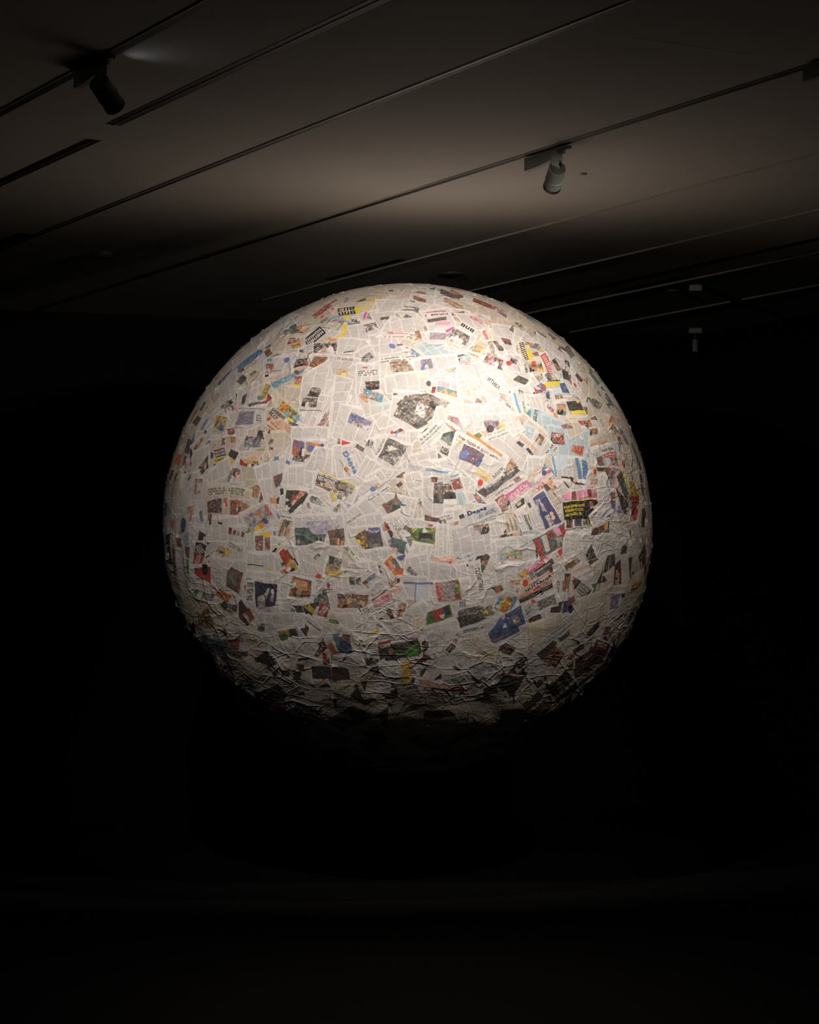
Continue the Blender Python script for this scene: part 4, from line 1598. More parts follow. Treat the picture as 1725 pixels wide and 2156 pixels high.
P w 2 1040 1285 1060 1242 1090 1250 1065 1295 | page with a chocolate packet advertisement
z cb c 1040 1282 1055 1250 1062 1253 1048 1286
z Yy k 1045 1287 1063 1250 1085 1262 1070 1290
z cb c 1080 1255 1089 1256 1083 1275 1072 1290
z Rf f 1068 1257 1080 1263 1078 1268 1065 1264
z fo R 1053 1285 1062 1268 1076 1275 1065 1292
P w 2 1030 1335 1065 1290 1098 1275 1110 1320 1040 1365 | glossy deep blue advertising page
z bB b 1029 1334 1058 1295 1097 1275 1110 1322 1036 1357
z wg f 1077 1298 1091 1293 1096 1306 1082 1312
z oa a 1083 1309 1095 1305 1096 1310 1085 1314
e o 1070 1301 2.5 2.5 0
c w 1061 1302 8 2 -40
c f 1058 1340 44 3 -25
P w 3 1100 1275 1170 1240 1180 1265 1110 1300
z gK w 1132 1268 1168 1250 1172 1270 1138 1286
z gw K 1106 1282 1118 1276 1122 1292 1110 1297
e r 1124 1267 5 4 0
P w 2 1110 1305 1160 1275 1210 1290 1130 1315 | page with a motorcyclist photo
z kK f 1113 1304 1138 1293 1142 1305 1118 1319
z Bk b 1176 1268 1196 1265 1197 1288 1176 1290
q w 3 1 1184 1278 18 6 -85
z kR k 1160 1280 1177 1275 1177 1290 1158 1290
z fK g 1196 1262 1210 1255 1217 1280 1198 1290
e k 1202 1283 5 9 0
e r 1199 1262 2.5 4 15
P e 4 1095 1320 1180 1290 1190 1320 1110 1360
P w 3 1095 1380 1205 1290 1225 1300 1110 1395 | long strip page with a black two-line headline
H k 1 1184 1312 56 4 -35 čuvanje promenamo
H k 1 1184 1318 60 4 -35 ministarstvo nema obrazac
c k 1180 1332 76 1 -36
g k 2 1112 1368 26 6 -36
P e 4 1205 1265 1290 1230 1260 1300 1215 1290
P e 4 1210 1300 1260 1280 1240 1350 1205 1330
p Blg 0 1247 1297 22 9 -55
c f 1222 1328 28 1 -55
P e 3 1240 1290 1290 1255 1275 1330 1235 1350
z Gk k 1235 1332 1262 1306 1262 1320 1236 1348
z Gk b 1176 1343 1200 1335 1186 1350 1180 1350
P w 3 1285 1250 1330 1235 1330 1280 1280 1300
z lv l 1289 1252 1306 1250 1300 1280 1285 1284
z kG k 1307 1250 1318 1247 1318 1256 1308 1258
P e 3 1270 1320 1310 1290 1320 1320 1280 1345
z Kf k 1268 1336 1275 1318 1286 1320 1284 1333
z Kk g 1295 1305 1318 1288 1310 1300 1294 1308
P e 3 1320 1220 1355 1200 1350 1280 1310 1290
p fao 0 1336 1235 26 14 -40
P e 3 1190 1375 1240 1340 1240 1370 1200 1400
z GK k 1207 1370 1230 1354 1230 1366 1212 1378
z fK R 1186 1392 1212 1376 1210 1385 1188 1400
P w 2 1245 1355 1260 1342 1290 1355 1270 1400 | page with a dark magazine cover
z kR r 1256 1345 1286 1356 1275 1385 1246 1370
q w 4 2 1268 1358 22 12 20
z kK g 1240 1378 1270 1372 1272 1395 1235 1400
P w 4 1050 1360 1110 1330 1110 1390 1060 1400 | page with a bold short headline and a dark photo
H k 1 1085 1350 26 4 28 uličnjačke
H k 1 1076 1354 18 4 30 nevolje
z Gk f 1043 1366 1065 1352 1087 1364 1074 1380
P w 4 910 1350 930 1335 1000 1385 970 1420 920 1380 | page with a framed black barcode-like picture
z kK g 938 1370 951 1354 961 1361 948 1376
c w 947 1366 14 1 -55
c k 930 1367 36 1 40
c k 960 1395 36 1.5 32
P e 4 990 1330 1050 1360 1040 1400 1000 1390
P w 4 900 1330 935 1330 930 1370 905 1380
P w 3 900 1390 960 1385 970 1430 900 1430
z Rk R 953 1403 960 1402 973 1412 968 1418
z Rk R 915 1430 928 1418 930 1430 914 1432
P w 4 960 1420 1040 1390 1040 1440 980 1450
z kf Y 1025 1410 1038 1395 1064 1412 1052 1424
P w 3 1030 1400 1070 1400 1060 1450 1020 1430
z kK k 991 1430 998 1425 1018 1436 1010 1440
P w 4 1100 1395 1130 1380 1165 1405 1130 1435
z kK g 1085 1395 1100 1385 1105 1400 1095 1410
z Kk G 1098 1392 1108 1385 1115 1395 1106 1403
z Bk k 1099 1412 1107 1408 1105 1415 1100 1416
P e 2 1130 1375 1165 1345 1195 1375 1150 1410 | page with large dark photos
z GK k 1130 1378 1166 1348 1174 1355 1142 1392
z kf a 1143 1390 1170 1361 1191 1378 1162 1408
P e 3 1150 1420 1195 1385 1200 1395 1155 1440
P e 4 1015 1440 1040 1430 1070 1460 1040 1480
P e 2 1040 1440 1060 1415 1110 1425 1085 1470 | page with a large black photo
z kG k 1043 1443 1062 1421 1106 1426 1083 1470
z kK G 1020 1450 1045 1440 1050 1460 1018 1465
P e 3 1085 1460 1110 1425 1135 1455 1100 1480
c k 1118 1440 30 1 48
p Rfk 0 1020 1476 34 10 25
P e 4 840 1450 915 1450 915 1480 840 1490
P e 4 715 1400 790 1400 790 1450 720 1440
z kG k 655 1402 695 1405 698 1430 658 1428
z kK R 696 1407 733 1408 738 1432 700 1433
P e 4 700 1440 760 1440 745 1475 700 1470
P e 2 720 1475 750 1440 795 1470 770 1495 | page with a torn curling corner
z kK k 737 1465 751 1447 790 1472 770 1485
z wg e 750 1440 756 1450 792 1470 766 1472
z kK f 759 1434 771 1434 771 1456 765 1450
P e 4 600 1400 650 1390 660 1440 600 1430
z Rk R 625 1397 640 1400 642 1415 628 1410
z kK k 591 1410 612 1415 608 1425 593 1420
z kK k 617 1412 635 1415 632 1432 618 1428
P e 4 480 1380 560 1400 580 1440 500 1440
P e 4 640 1445 700 1450 720 1500 650 1490
P e 4 820 1480 900 1480 900 1530 820 1530
P e 4 900 1470 990 1470 980 1510 900 1520
P e 4 990 1480 1090 1470 1080 1510 990 1520
z kR k 895 1497 945 1494 960 1505 895 1510
z oa f 903 1518 914 1516 915 1519 900 1519
z oa f 1042 1524 1058 1521 1060 1525 1044 1527
"""
# ------------------------------------------------------------------ the newspaper ball
PAL = {'w': (.70, .68, .67), 'e': (.66, .60, .51), 'i': (.50, .60, .64), 's': (.74, .50, .37), 'k': (.012, .012, .014), 'K': (.05, .045, .045),
       'g': (.22, .21, .20), 'G': (.07, .085, .07), 'r': (.60, .05, .04), 'R': (.22, .03, .03), 'o': (.80, .26, .03), 'y': (.80, .58, .06),
       'Y': (.72, .58, .04), 'b': (.11, .18, .40), 'B': (.025, .045, .16), 'c': (.12, .35, .54), 'p': (.72, .33, .45), 'm': (.72, .08, .32),
       'v': (.10, .08, .22), 't': (.10, .24, .24), 'n': (.10, .30, .06), 'f': (.32, .14, .08), 'l': (.40, .34, .50), 'a': (.62, .34, .16),
       'h': (.52, .32, .23), 'W': (.75, .75, .75)}
for _k in list(PAL):
    if _k.swapcase() not in PAL: PAL[_k.swapcase()] = PAL[_k]
bcx, bcy, bcz = BALL_C
RX, RZ = Vector((1, 0, 0)), Vector((0, 0, 1))
def dirs_px(P):
    """photo positions -> unit directions from the ball's centre (nearest surface point)"""
    P = np.asarray(P, float)
    x = (P[:, 0] - IW / 2) / FPX; y = -(P[:, 1] - IH / 2) / FPX
    d = np.stack([x, cp - sp * y, sp + cp * y], 1); d /= np.linalg.norm(d, axis=1)[:, None]
    o = np.array(CAM - BALL_C); b = d @ o; disc = b * b - (o @ o - BALL_R ** 2)
    t = np.where(disc > 0, -b - np.sqrt(np.maximum(disc, 0)), -b)
    q = o + d * t[:, None]
    return q / np.linalg.norm(q, axis=1)[:, None]
rs = np.random.RandomState(7)
WV = []
for k in range(14):
    v = rs.normal(size=3); v /= np.linalg.norm(v); WV.append((v * rs.uniform(18, 34), rs.uniform(0, 6.28), rs.uniform(0.5, 1)))
def sstep(x, a, b):
    t = np.clip((x - a) / (b - a), 0, 1); return t * t * (3 - 2 * t)
def disp(D):
    P = D * BALL_R
    wx = 0.05 * np.sin(P[:, 1] * 7 + 1) + 0.04 * np.sin(P[:, 2] * 9 + 2); wz = 0.05 * np.sin(P[:, 0] * 8 + 3) + 0.03 * np.sin(P[:, 1] * 11)
    Q = P + np.stack([wx, wz * 0.5, wz], 1)
    s = np.zeros(len(P))
    for i, (v, ph, a) in enumerate(WV[:8]): s += a * np.sin(Q @ v + ph)
    s2 = np.zeros(len(P))
    for i, (v, ph, a) in enumerate(WV[8:]): s2 += a * np.sqrt(np.sin((Q * np.array([0.6, 0.6, 1.6])) @ v + ph) ** 2 + .03)
    low = sstep(-D[:, 2], -0.1, 0.6); side = 0.7 * sstep(np.abs(D[:, 0]), 0.72, 0.95)
    w = np.maximum(low, side)
    return 0.0006 * s + w * (0.0012 * s + 0.0009 * (s2 - 2.8))

GRID = 0.011
CELL = {}
def hull(pts):
    pts = sorted(set(map(tuple, pts)))
    def half(ps):
        h = []
        for p in ps:
            while len(h) >= 2 and (h[-1][0] - h[-2][0]) * (p[1] - h[-2][1]) - (h[-1][1] - h[-2][1]) * (p[0] - h[-2][0]) <= 0: h.pop()
            h.append(p)
        return h
    a = half(pts); b = half(pts[::-1]); return a[:-1] + b[:-1]
def clip(poly, nx, ny, c):          # keep nx*x+ny*y >= c
    out = []
    for i in range(len(poly)):
        p, q = poly[i], poly[(i + 1) % len(poly)]
        dp, dq = nx * p[0] + ny * p[1] - c, nx * q[0] + ny * q[1] - c
        if dp >= 0: out.append(p)
        if dp * dq < 0:
            t = dp / (dp - dq); out.append((p[0] + t * (q[0] - p[0]), p[1] + t * (q[1] - p[1])))
    return out
def area(poly): return 0.5 * sum(poly[i][0] * poly[(i + 1) % len(poly)][1] - poly[(i + 1) % len(poly)][0] * poly[i][1] for i in range(len(poly)))
def tess(poly, g=GRID):
    """cut a convex polygon along the page's own grid"""
    if len(poly) < 3: return []
    xs = [p[0] for p in poly]; ys = [p[1] for p in poly]
    if max(xs) - min(xs) < g and max(ys) - min(ys) < g: return [poly]
    out = []
    i0, i1 = math.floor(min(xs) / g), math.ceil(max(xs) / g)
    for i in range(i0, i1):
        col = poly
        if i * g > min(xs): col = clip(col, 1, 0, i * g)
        if (i + 1) * g < max(xs) and len(col) > 2: col = clip(col, -1, 0, -(i + 1) * g)
        if len(col) < 3: continue
        cy = [p[1] for p in col]
        for j in range(math.floor(min(cy) / g), math.ceil(max(cy) / g)):
            c2 = col
            if j * g > min(cy): c2 = clip(c2, 0, 1, j * g)
            if (j + 1) * g < max(cy) and len(c2) > 2: c2 = clip(c2, 0, -1, -(j + 1) * g)
            if len(c2) > 2 and abs(area(c2)) > 1e-9: out.append(c2)
    return out
def jitcol(c, r, k=0.06):
    f = 1 + r.uniform(-k, k); return tuple(min(1, max(0, x * f * (1 + r.uniform(-k / 3, k / 3)))) for x in c)

class Page:
    def __init__(s, center, ax, seed):
        s.c = np.array(center, float); s.c /= np.linalg.norm(s.c)
        u = np.array(ax, float); u -= s.c * (u @ s.c); s.u = u / np.linalg.norm(u)
        s.v = np.cross(s.c, s.u)            # points up the page when seen from outside
        s.V = []; s.O = []; s.F = []; s.M = []; s.C = []; s.C2 = []; s.C3 = []; s.UV = []
        s.r = random.Random(seed); s.label = None; s.poly = None; s.curl = None; s.px = None
    def loc(s, P):
        D = dirs_px(P); w = D @ s.c
        w = np.maximum(w, 0.45)
        return [(a, b) for a, b in zip((D @ s.u) / w * BALL_R, (D @ s.v) / w * BALL_R)]
    def face(s, poly, off, mat, c1, c2=(0, 0, 0), c3=(0, 0, 0), split=True, uvo=(0, 0)):
        a = area(poly)
        if abs(a) < 1e-8: return
        if a < 0: poly = poly[::-1]
        for f in (tess(poly) if split else [poly]):
            b = len(s.V); s.V += f; s.O += [off] * len(f); s.F.append(tuple(range(b, b + len(f)))); s.M.append(mat)
            s.C.append(c1); s.C2.append(c2); s.C3.append(c3); s.UV += [(p[0] + uvo[0], p[1] + uvo[1]) for p in f]
    def sheet(s, poly, col, ncol, lead=0.0):
        s.poly = poly; s.col = col
        s.face(poly, 0.0, 0, col)
        n = len(poly); cxm = sum(p[0] for p in poly) / n; cym = sum(p[1] for p in poly) / n
        if area(poly) < 0: poly = poly[::-1]
        if ncol > 0:
            x0, x1 = min(p[0] for p in poly), max(p[0] for p in poly); y0, y1 = min(p[1] for p in poly), max(p[1] for p in poly)
            cw = (x1 - x0) / ncol
            if cw > 0.085: ncol = int((x1 - x0) / 0.06); cw = (x1 - x0) / max(1, ncol)
            ins = 0.009
            for k in range(ncol):
                y = y1 - 0.01 - s.r.uniform(0, 0.012)
                while y > y0:
                    h = s.r.choice([0.03, 0.05, 0.08, 0.12, 0.18]); ya = max(y - h, y0)
                    q = [(x0 + k * cw + 0.003, ya), (x0 + (k + 1) * cw - 0.003, ya), (x0 + (k + 1) * cw - 0.003, y), (x0 + k * cw + 0.003, y)]
                    for i in range(n):
                        if len(q) < 3: break
                        p, p2 = poly[i], poly[(i + 1) % n]; ex, ey = p2[0] - p[0], p2[1] - p[1]; l = math.hypot(ex, ey)
                        if l < 1e-6: continue
                        nx, ny = -ey / l, ex / l
                        q = clip(q, nx, ny, nx * p[0] + ny * p[1] + ins)
                    if len(q) > 2 and abs(area(q)) > 4e-5: s.face(q, 0.00022, 1, col)
                    y = ya - s.r.choice([0.004, 0.004, 0.009])
    def bil(s, quad, u, v):              # quad TL TR BR BL in local metres, v down
        (a, b, c, d) = quad
        return ((1 - v) * ((1 - u) * a[0] + u * b[0]) + v * ((1 - u) * d[0] + u * c[0]), (1 - v) * ((1 - u) * a[1] + u * b[1]) + v * ((1 - u) * d[1] + u * c[1]))
    def greek(s, quad, nch, nln, col, off=0.0006):
        r = s.r
        for l in range(nln):
            t0, t1 = (l + 0.12) / nln, (l + 0.88) / nln
            k = 0
            while k < nch:
                if r.random() < 0.12 and nch > 5: k += 1; continue
                x = k / nch; w = 1 / nch
                def bar(xa, xb, ya, yb):
                    s.face([s.bil(quad, x + xa * w, t0 + ya * (t1 - t0)), s.bil(quad, x + xb * w, t0 + ya * (t1 - t0)), s.bil(quad, x + xb * w, t0 + yb * (t1 - t0)), s.bil(quad, x + xa * w, t0 + yb * (t1 - t0))], off, 3, col)
                bar(.08, .34, 0, 1)
                m = r.randint(0, 5)
                if m != 4: bar(.62, .88, 0, 1)
                if m in (0, 3, 4): bar(.3, .9, 0, .22)
                if m in (1, 3): bar(.3, .66, .4, .6)
                if m in (2, 3, 4, 5): bar(.3, .9, .78, 1)
                k += 1
    def thin(s, quad, nln, col):
        (a, b, c, d) = quad; w = math.hypot(b[0] - a[0], b[1] - a[1]); h = math.hypot(d[0] - a[0], d[1] - a[1])
        ch = max(0.0035, h / nln * 0.62); n = max(3, int(w / ch)); s.greek(quad, min(n, 40), nln, col)
    def text(s, quad, txt, wt, col, off=0.0008):
        for f in glyphs(txt, wt):
            s.face([s.bil(quad, x, 1 - y) for x, y in f], off, 3, col)
    def photo(s, quad, pal, fig, off=0.00042, jit=True):
        c = [PAL[x] for x in pal]; c = [jitcol(x, s.r, 0.15) for x in c]
        while len(c) < 3: c.append(c[-1])
        s.face(list(quad), off, 2, c[0], c[1], c[2], uvo=(s.r.uniform(0, 9), s.r.uniform(0, 9)))
        if fig:
            for k in range(int(fig) + 2):
                u = s.r.uniform(.12, .88); v = s.r.uniform(.3, .7); sz = s.r.uniform(.10, .2)
                cc = jitcol(c[2] if s.r.random() < .5 else s.r.choice([PAL['K'], PAL['w'], PAL['h'], PAL['g'], PAL['t']]), s.r, .2)
                s.face([s.bil(quad, min(1, max(0, x)), min(1, y)) for x, y in ((u - sz, 1), (u - sz * .8, v + .16), (u - sz * .3, v + .05), (u + sz * .3, v + .05), (u + sz * .8, v + .16), (u + sz, 1))], off + 0.00008, 3, cc)
                s.face([s.bil(quad, u + .42 * sz * math.cos(t * .785), v - .02 + .11 * math.sin(t * .785)) for t in range(8)], off + 0.00014, 3, jitcol(PAL['h'], s.r, .25))
    def people(s, q, n, c, off):
        e1 = math.hypot(q[1][0] - q[0][0], q[1][1] - q[0][1]); e2 = math.hypot(q[3][0] - q[0][0], q[3][1] - q[0][1]); asp = e2 / max(e1, 1e-6)
        for k in range(n):
            u = .1 + .8 * (k + s.r.uniform(.2, .8)) / n; v = s.r.uniform(.25, .6); sz = min(.2, .42 / n + .06) * s.r.uniform(.8, 1.2)
            cc = jitcol(s.r.choice([c[2], c[1], PAL['K'], PAL['g'], PAL['w'], c[0]]), s.r, .25); hr = .36 * sz; hv = 1.25 * hr / asp
            s.face([s.bil(q, min(1, max(0, x)), min(1, y)) for x, y in ((u - sz * .9, 1), (u - sz * .8, v + 2.1 * hv), (u - sz * .35, v + 1.2 * hv), (u + sz * .35, v + 1.2 * hv), (u + sz * .8, v + 2.1 * hv), (u + sz * .9, 1))], off, 3, cc)
            s.face([s.bil(q, u + hr * math.cos(t * .785), v + hv * math.sin(t * .785)) for t in range(8)], off + 2e-5, 3, jitcol(PAL[s.r.choice('hhhf')], s.r, .3))
            s.face([s.bil(q, u + 1.1 * hr * math.cos(t), v - .25 * hv + 1.05 * hv * math.sin(t)) for t in (3.3, 3.9, 4.5, 5.1, 5.7, 6.1)], off + 4e-5, 3, jitcol(PAL[s.r.choice('KkffgG')], s.r, .2))
    def build3d(s):
        V = np.array(s.V); O = np.array(s.O)
        V = V + 0.0016 * np.stack([np.sin(V[:, 1] * 60 + s.r.random() * 6), np.sin(V[:, 0] * 55 + s.r.random() * 6)], 1)
        D = s.c + (V[:, :1] * s.u + V[:, 1:] * s.v) / BALL_R; D /= np.linalg.norm(D, axis=1)[:, None]
        off = s.height(V) + O * s.os
        if s.curl:
            for (x, y, A, rc) in s.curl:
                d = np.hypot(V[:, 0] - x, V[:, 1] - y); off = off + A * np.clip(1 - d / rc, 0, 1) ** 1.6
        return D * (BALL_R - 0.003 + disp(D) + off)[:, None]
    def level(s, dz, os):
        """drape: the sheet's height follows what already lies under it"""
        s.os = os; g = s.hg = 0.02; P = s.poly
        s.x0 = min(p[0] for p in P) - 2 * g; s.y0 = min(p[1] for p in P) - 2 * g
        nx = int((max(p[0] for p in P) + 2 * g - s.x0) / g) + 2; ny = int((max(p[1] for p in P) + 2 * g - s.y0) / g) + 2
        X, Y = np.meshgrid(s.x0 + g * np.arange(nx), s.y0 + g * np.arange(ny), indexing='ij')
        D = s.c + (X[..., None] * s.u + Y[..., None] * s.v) / BALL_R; D /= np.linalg.norm(D, axis=2)[..., None]
        K = np.round(D * BALL_R / 0.026).astype(int)
        H = np.array([[CELL.get(tuple(K[a, c]), 0.0) for c in range(ny)] for a in range(nx)])
        E = np.pad(H, 1, mode='edge'); M = H.copy()
        for a in range(3):
            for c in range(3): M = np.maximum(M, E[a:a + nx, c:c + ny])
        s.H = M + dz; n = len(P); Q = P if area(P) > 0 else P[::-1]; m = np.ones(X.shape, bool)
        for q in range(n):
            a, c = Q[q], Q[(q + 1) % n]; m &= ((c[0] - a[0]) * (Y - a[1]) - (c[1] - a[1]) * (X - a[0])) > -0.004 * math.hypot(c[0] - a[0], c[1] - a[1])
        for a, c in zip(*np.nonzero(m)):
            k = tuple(K[a, c]); CELL[k] = max(CELL.get(k, 0.0), float(H[a, c]) + dz)
    def height(s, V):
        fx = np.clip((V[:, 0] - s.x0) / s.hg, 0, s.H.shape[0] - 1.001); fy = np.clip((V[:, 1] - s.y0) / s.hg, 0, s.H.shape[1] - 1.001)
        a = fx.astype(int); c = fy.astype(int); u = fx - a; v = fy - c; H = s.H
        return (H[a, c] * (1 - u) + H[a + 1, c] * u) * (1 - v) + (H[a, c + 1] * (1 - u) + H[a + 1, c + 1] * u) * v
    def add_curl(s, p=0.5, A=0.010):
        s.curl = []
        for (x, y) in s.poly:
            if s.r.random() < p * 0.5: s.curl.append((x, y, s.r.uniform(.3, 1) * A, s.r.uniform(.03, .06)))
DZ = 0.0004; DZF = 0.0002
GC = {}
def glyphs(txt, wt):
    if (txt, wt) in GC: return GC[(txt, wt)]
    cu = bpy.data.curves.new('lettering_tmp', 'FONT'); cu.body = txt; cu.size = 1; cu.offset = 0.012 + 0.013 * wt; cu.resolution_u = 3
    cu.space_character = 1.0 + 0.05 * wt
    o = bpy.data.objects.new('lettering_tmp', cu); COL.objects.link(o)
    dg = bpy.context.evaluated_depsgraph_get(); me = bpy.data.meshes.new_from_object(o.evaluated_get(dg))
    vs = [(v.co.x, v.co.y) for v in me.vertices]
    x0, x1 = min(v[0] for v in vs), max(v[0] for v in vs); y0, y1 = min(v[1] for v in vs), max(v[1] for v in vs)
    vs = [((x - x0) / (x1 - x0), (y - y0) / (y1 - y0)) for x, y in vs]
    out = []
    me.calc_loop_triangles()
    for t in me.loop_triangles: out.append([vs[i] for i in t.vertices])
    bpy.data.objects.remove(o); bpy.data.curves.remove(cu); bpy.data.meshes.remove(me)
    GC[(txt, wt)] = out; return out

def rect_px(cx, cy, w, h, ang):
    a = math.radians(ang); c, s_ = math.cos(a), math.sin(a)
    return [(cx + x * c - y * s_, cy + x * s_ + y * c) for x, y in ((-w / 2, -h / 2), (w / 2, -h / 2), (w / 2, h / 2), (-w / 2, h / 2))]

pages = []
# ---- under-layer all round the ball: sheets in every direction (the far side too)
rr = random.Random(11)
def fill_page(n, seed, small=1.0):
    ang = rr.uniform(0, 6.28); ref = Vector((0, 0, 1)) if abs(n[2]) < .9 else Vector((1, 0, 0))
    t1 = Vector(n).cross(ref).normalized(); t2 = Vector(n).cross(t1)
    g = Page(n, t1 * math.cos(ang) + t2 * math.sin(ang), seed); r = g.r
    W, H = r.uniform(.16, .30) * small, r.uniform(.20, .38) * small
    j = lambda: r.uniform(-.012, .012)
    poly = [(-W / 2 + j(), -H / 2 + j()), (W / 2 + j(), -H / 2 + j()), (W / 2 + j(), H / 2 + j()), (-W / 2 + j(), H / 2 + j())]
    col = jitcol(PAL[r.choice('wwwweeews')] if r.random() < .9 else PAL['i'], r, .08)
    if 's' and col[0] > 1.25 * col[2] and r.random() < .7: col = jitcol(PAL['e'], r, .08)
    nc = r.choice([2, 3, 3, 4, 5])
    g.sheet(poly, col, nc)
    R4 = lambda x0, x1, y0, y1: [(x0, y1), (x1, y1), (x1, y0), (x0, y0)]
    x0, x1, y0, y1 = -W / 2 + .015, W / 2 - .015, -H / 2 + .015, H / 2 - .015
    y = y1
    if r.random() < .7:
        hh = r.uniform(.012, .03); q = R4(x0, x0 + (x1 - x0) * r.uniform(.5, 1), y - hh, y); g.face(R4(x0 - .01, x1, y - hh - .006, y + .01), .0003, 0, col)
        kk = r.random()
        if kk < .25: g.face(q, .0004, 3, jitcol(PAL[r.choice('rbYkcRm')], r, .2)); g.greek(q, int((x1 - x0) / hh * 1.6) + 2, 1, PAL['w'])
        else: g.greek(q, max(4, int((q[1][0] - q[0][0]) / hh * 1.7)), r.choice([1, 2]), PAL[r.choice('kkkKrb')])
        y -= hh + .012
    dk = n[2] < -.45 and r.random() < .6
    for _ in range(r.choice([1, 1, 2]) + dk):
        w_, h_ = r.uniform(.35, .95) * (x1 - x0), r.uniform(.18, .4) * (y1 - y0)
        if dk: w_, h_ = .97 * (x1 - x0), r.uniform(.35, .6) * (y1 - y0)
        px0 = r.uniform(x0, x1 - w_); py1 = y - r.choice([0, .03, .08]); py0 = max(py1 - h_, y0)
        if py0 >= py1 - .02: break
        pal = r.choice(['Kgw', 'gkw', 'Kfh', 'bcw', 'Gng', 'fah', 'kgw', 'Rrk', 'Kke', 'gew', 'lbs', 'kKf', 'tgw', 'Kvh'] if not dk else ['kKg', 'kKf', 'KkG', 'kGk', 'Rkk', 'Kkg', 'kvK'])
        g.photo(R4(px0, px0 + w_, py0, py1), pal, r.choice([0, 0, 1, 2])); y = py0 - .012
        if r.random() < .3: g.face(R4(x0, x0 + r.uniform(.03, .1), y - .012, y), .0004, 3, jitcol(PAL[r.choice('rYcboG')], r, .2))
    if n[1] > -.42: g.add_curl(1.0, .009)
    return g
NF = 620; gold = math.pi * (3 - math.sqrt(5)); order = list(range(NF)); rr.shuffle(order)
fills = []
for i in order:
    z = 1 - 2 * (i + .5) / NF; q = math.sqrt(1 - z * z); a = gold * i
    n = (q * math.cos(a) + rr.uniform(-.03, .03), q * math.sin(a) + rr.uniform(-.03, .03), z)
    g = fill_page(n, i); g.level(DZF, 0.18); fills.append(g)
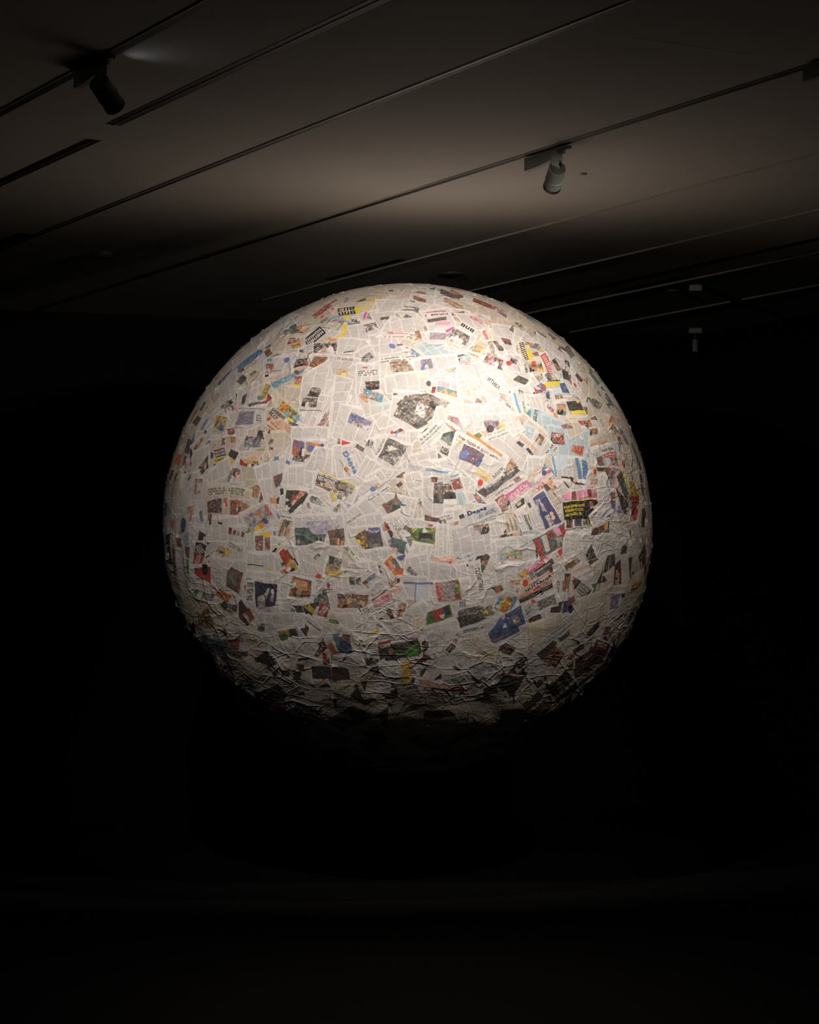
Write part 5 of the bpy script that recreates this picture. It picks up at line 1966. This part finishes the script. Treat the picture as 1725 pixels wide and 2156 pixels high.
# ---- the sheets the photograph shows, back to front
def parse():
    cur = None; sd = 5000
    for ln in SPEC.splitlines():
        ln = ln.strip()
        if not ln or ln[0] == '#': continue
        lab = None
        if ln[0] == 'P' and '|' in ln: ln, lab = [x.strip() for x in ln.split('|')]
        t = ln.split(); k = t[0]; sd += 1
        if k == 'P':
            v = list(map(float, t[3:])); pts = list(zip(v[::2], v[1::2]))
            if max(p[0] for p in pts) - min(p[0] for p in pts) < 4: cur = None; continue
            cxm = sum(p[0] for p in pts) / len(pts); cym = sum(p[1] for p in pts) / len(pts)
            D = dirs_px(pts + [(cxm, cym)]); c = D[:-1].mean(0)
            best = max(range(len(pts)), key=lambda i: math.hypot(pts[i][0] - pts[(i + 1) % len(pts)][0], pts[i][1] - pts[(i + 1) % len(pts)][1]) * (1.3 if i == 0 else 1.0)) if len(pts) > 4 else 0
            ax = D[(best + 1) % len(pts)] - D[best]
            if np.linalg.norm(ax) < 0.01: ax = D[2] - D[0]
            cur = Page(c, ax, sd); cur.label = lab
            hl = hull(cur.loc(pts)); hx = sum(p[0] for p in hl) / len(hl); hy = sum(p[1] for p in hl) / len(hl)
            hl = [(hx + (p[0] - hx) * 1.06, hy + (p[1] - hy) * 1.06) for p in hl]
            if len(hl) < 3: cur = None; continue
            cur.px = pts
            cur.sheet(hl, jitcol(PAL[t[1]], cur.r, .05), int(t[2]))
            cur.add_curl(.3, .004) if c[1] < -.5 and c[2] > -.4 else cur.add_curl(.8, .008); pages.append(cur); continue
        if cur is None: continue
        if k in 'p':
            a = list(map(float, t[3:8]))
            if a[2] < 1: continue
            cur.photo(cur.loc(rect_px(*a)), t[1], int(t[2]))
        elif k == 'z':
            v = list(map(float, t[3:])); pts = list(zip(v[::2], v[1::2])); q = cur.loc(pts)
            c = [jitcol(PAL[x], cur.r, .1) for x in t[1] + t[2]]
            cur.zn = getattr(cur, 'zn', 0) + 1
            hq = q if len(q) == 4 else hull(q)
            if len(t[1]) == 2 and t[1][0] == t[1][1]: cur.face(hull(q), .00042 + .00006 * cur.zn, 3, c[0])
            else:
                cur.face(hull(q), .00042 + .00006 * cur.zn, 2, c[0], c[1], c[2], uvo=(cur.r.uniform(0, 9), cur.r.uniform(0, 9)))
                if len(q) == 4 and t[2] in 'sfh' and abs(area(q)) > 0.0016: cur.people(q, max(2, min(6, int(abs(area(q)) / .0012))), c, .00045 + .00006 * cur.zn)
        elif k in 'cC':
            a = list(map(float, t[2:7])); 
            if a[2] < .4: continue
            cur.zn = getattr(cur, 'zn', 0) + 1
            cur.face(cur.loc(rect_px(*a)), .00042 + .00006 * cur.zn, 3, jitcol(PAL[t[1]], cur.r, .06))
        elif k == 'e':
            a = list(map(float, t[2:])); ang = math.radians(a[4] if len(a) > 4 else 0); cur.zn = getattr(cur, 'zn', 0) + 1
            pts = [(a[0] + a[2] * math.cos(q) * math.cos(ang) - a[3] * math.sin(q) * math.sin(ang), a[1] + a[2] * math.cos(q) * math.sin(ang) + a[3] * math.sin(q) * math.cos(ang)) for q in [i * math.pi / 8 for i in range(16)]]
            cur.face(cur.loc(pts), .00042 + .00006 * cur.zn, 3, jitcol(PAL[t[1]], cur.r, .06))
        elif k == 'q':
            a = list(map(float, t[4:9]))
            if a[2] < 1: continue
            cur.zn = getattr(cur, 'zn', 0)
            cur.greek(cur.loc(rect_px(*a)), int(t[2]), int(t[3]), PAL[t[1]], .0005 + .00006 * cur.zn + .0001)
        elif k == 'g':
            a = list(map(float, t[3:8]))
            b = list(a); b[2] += 3; b[3] += 2
            cur.face(cur.loc(rect_px(*b)), .00032, 0, cur.col)
            cur.thin(cur.loc(rect_px(*a)), int(t[2]), PAL[t[1]])
        elif k == 'H':
            a = list(map(float, t[3:8]))
            if a[2] < 1: continue
            txt = ' '.join(t[8:]); cur.zn = getattr(cur, 'zn', 0)
            if t[1] in 'kgbvRnr' and cur.zn == 0 or t[1] == 'k':
                b = list(a); b[2] += 3; b[3] += 2
                if t[1] == 'k': cur.face(cur.loc(rect_px(*b)), .00032, 0, cur.col)
            cur.text(cur.loc(rect_px(*a)), txt, int(t[2]), PAL[t[1]], .0006 + .00006 * cur.zn)
parse()
for g in pages: g.level(DZ, 0.3)
# which sheets show most
ids = np.full((270, 270), -1, int); X, Y = np.meshgrid(320 + 4 * np.arange(270) + 2, 580 + 4 * np.arange(270) + 2)
for i, g in enumerate(pages):
    h = hull(g.px); n = len(h); m = np.ones(X.shape, bool)
    for j in range(n):
        a, b = h[j], h[(j + 1) % n]; m &= ((b[0] - a[0]) * (Y - a[1]) - (b[1] - a[1]) * (X - a[0])) >= 0
    ids[m] = i
cnt = np.bincount(ids[ids >= 0], minlength=len(pages)); top = set(np.argsort(-cnt)[:100].tolist())

ball = bpy.data.objects.new('newspaper_ball', None); COL.objects.link(ball); ball.location = BALL_C
tag(ball, 'giant ball papered all over with newspaper pages, lit in a dark hall', 'newspaper ball')
def write(name, gs):
    V, F, M, C, C2, C3, UV = [], [], [], [], [], [], []
    b = 0
    for g in gs:
        P = g.build3d(); V.append(P); UV.append(np.array(g.UV))
        F += [tuple(i + b for i in f) for f in g.F]; M += g.M; C += g.C; C2 += g.C2; C3 += g.C3; b += len(P)
    V = np.concatenate(V); me = bpy.data.meshes.new(name)
    ln = np.array([len(f) for f in F]); flat = np.concatenate([np.array(f) for f in F])
    me.vertices.add(len(V)); me.vertices.foreach_set('co', V.astype(np.float32).ravel())
    me.loops.add(len(flat)); me.loops.foreach_set('vertex_index', flat.astype(np.int32))
    me.polygons.add(len(F)); st = np.concatenate([[0], np.cumsum(ln)[:-1]]); me.polygons.foreach_set('loop_start', st.astype(np.int32))
    me.polygons.foreach_set('material_index', np.array(M, np.int32))
    for m in BM: me.materials.append(m)
    uvl = me.uv_layers.new(name='UVMap'); uvs = np.concatenate(UV)[flat]; uvl.data.foreach_set('uv', uvs.astype(np.float32).ravel())
    for an, cc in (('col', C), ('col2', C2), ('col3', C3)):
        at = me.color_attributes.new(an, 'FLOAT_COLOR', 'CORNER'); A = np.repeat(np.array(cc, np.float32), ln, axis=0)
        A = np.concatenate([A, np.ones((len(A), 1), np.float32)], 1); at.data.foreach_set('color', A.ravel())
    me.update(calc_edges=True); me.validate()
    nrm = V / np.linalg.norm(V, axis=1)[:, None]
    o = bpy.data.objects.new(name, me); COL.objects.link(o); o.parent = ball
    return o
core = Page((0, -1, 0), (1, 0, 0), 1)
# papered shell under the sheets
def shell():
    nu, nv = 256, 128; D = []
    for j in range(nv + 1):
        for i in range(nu):
            a, t = 2 * math.pi * i / nu, math.pi * j / nv; D.append((math.sin(t) * math.cos(a), math.sin(t) * math.sin(a), math.cos(t)))
    D = np.array(D); P = D * (BALL_R + disp(D) - .0033)[:, None]; F = []
    for j in range(nv):
        for i in range(nu):
            a, b = j * nu + i, j * nu + (i + 1) % nu
            F.append((a, a + nu, b + nu, b))
    o = mesh_obj('papered_shell', P.tolist(), F, BM[0], ball, True)
    at = o.data.color_attributes.new('col', 'FLOAT_COLOR', 'CORNER'); at.data.foreach_set('color', np.tile(np.array([.6, .55, .48, 1], np.float32), len(o.data.loops)))
    return o
shell()
rest = list(fills)
for i, g in enumerate(pages):
    if i in top:
        o = write('newspaper_page', [g])
        if g.label: o['label'] = g.label
    else: rest.append(g)
o = write('newspaper_page', rest); o['kind'] = 'stuff'; o['label'] = 'the many smaller overlapping newspaper pages and scraps'
print('pages', len(pages), 'height', max(CELL.values()), 'faces', sum(len(g.F) for g in pages), sum(len(g.F) for g in fills))
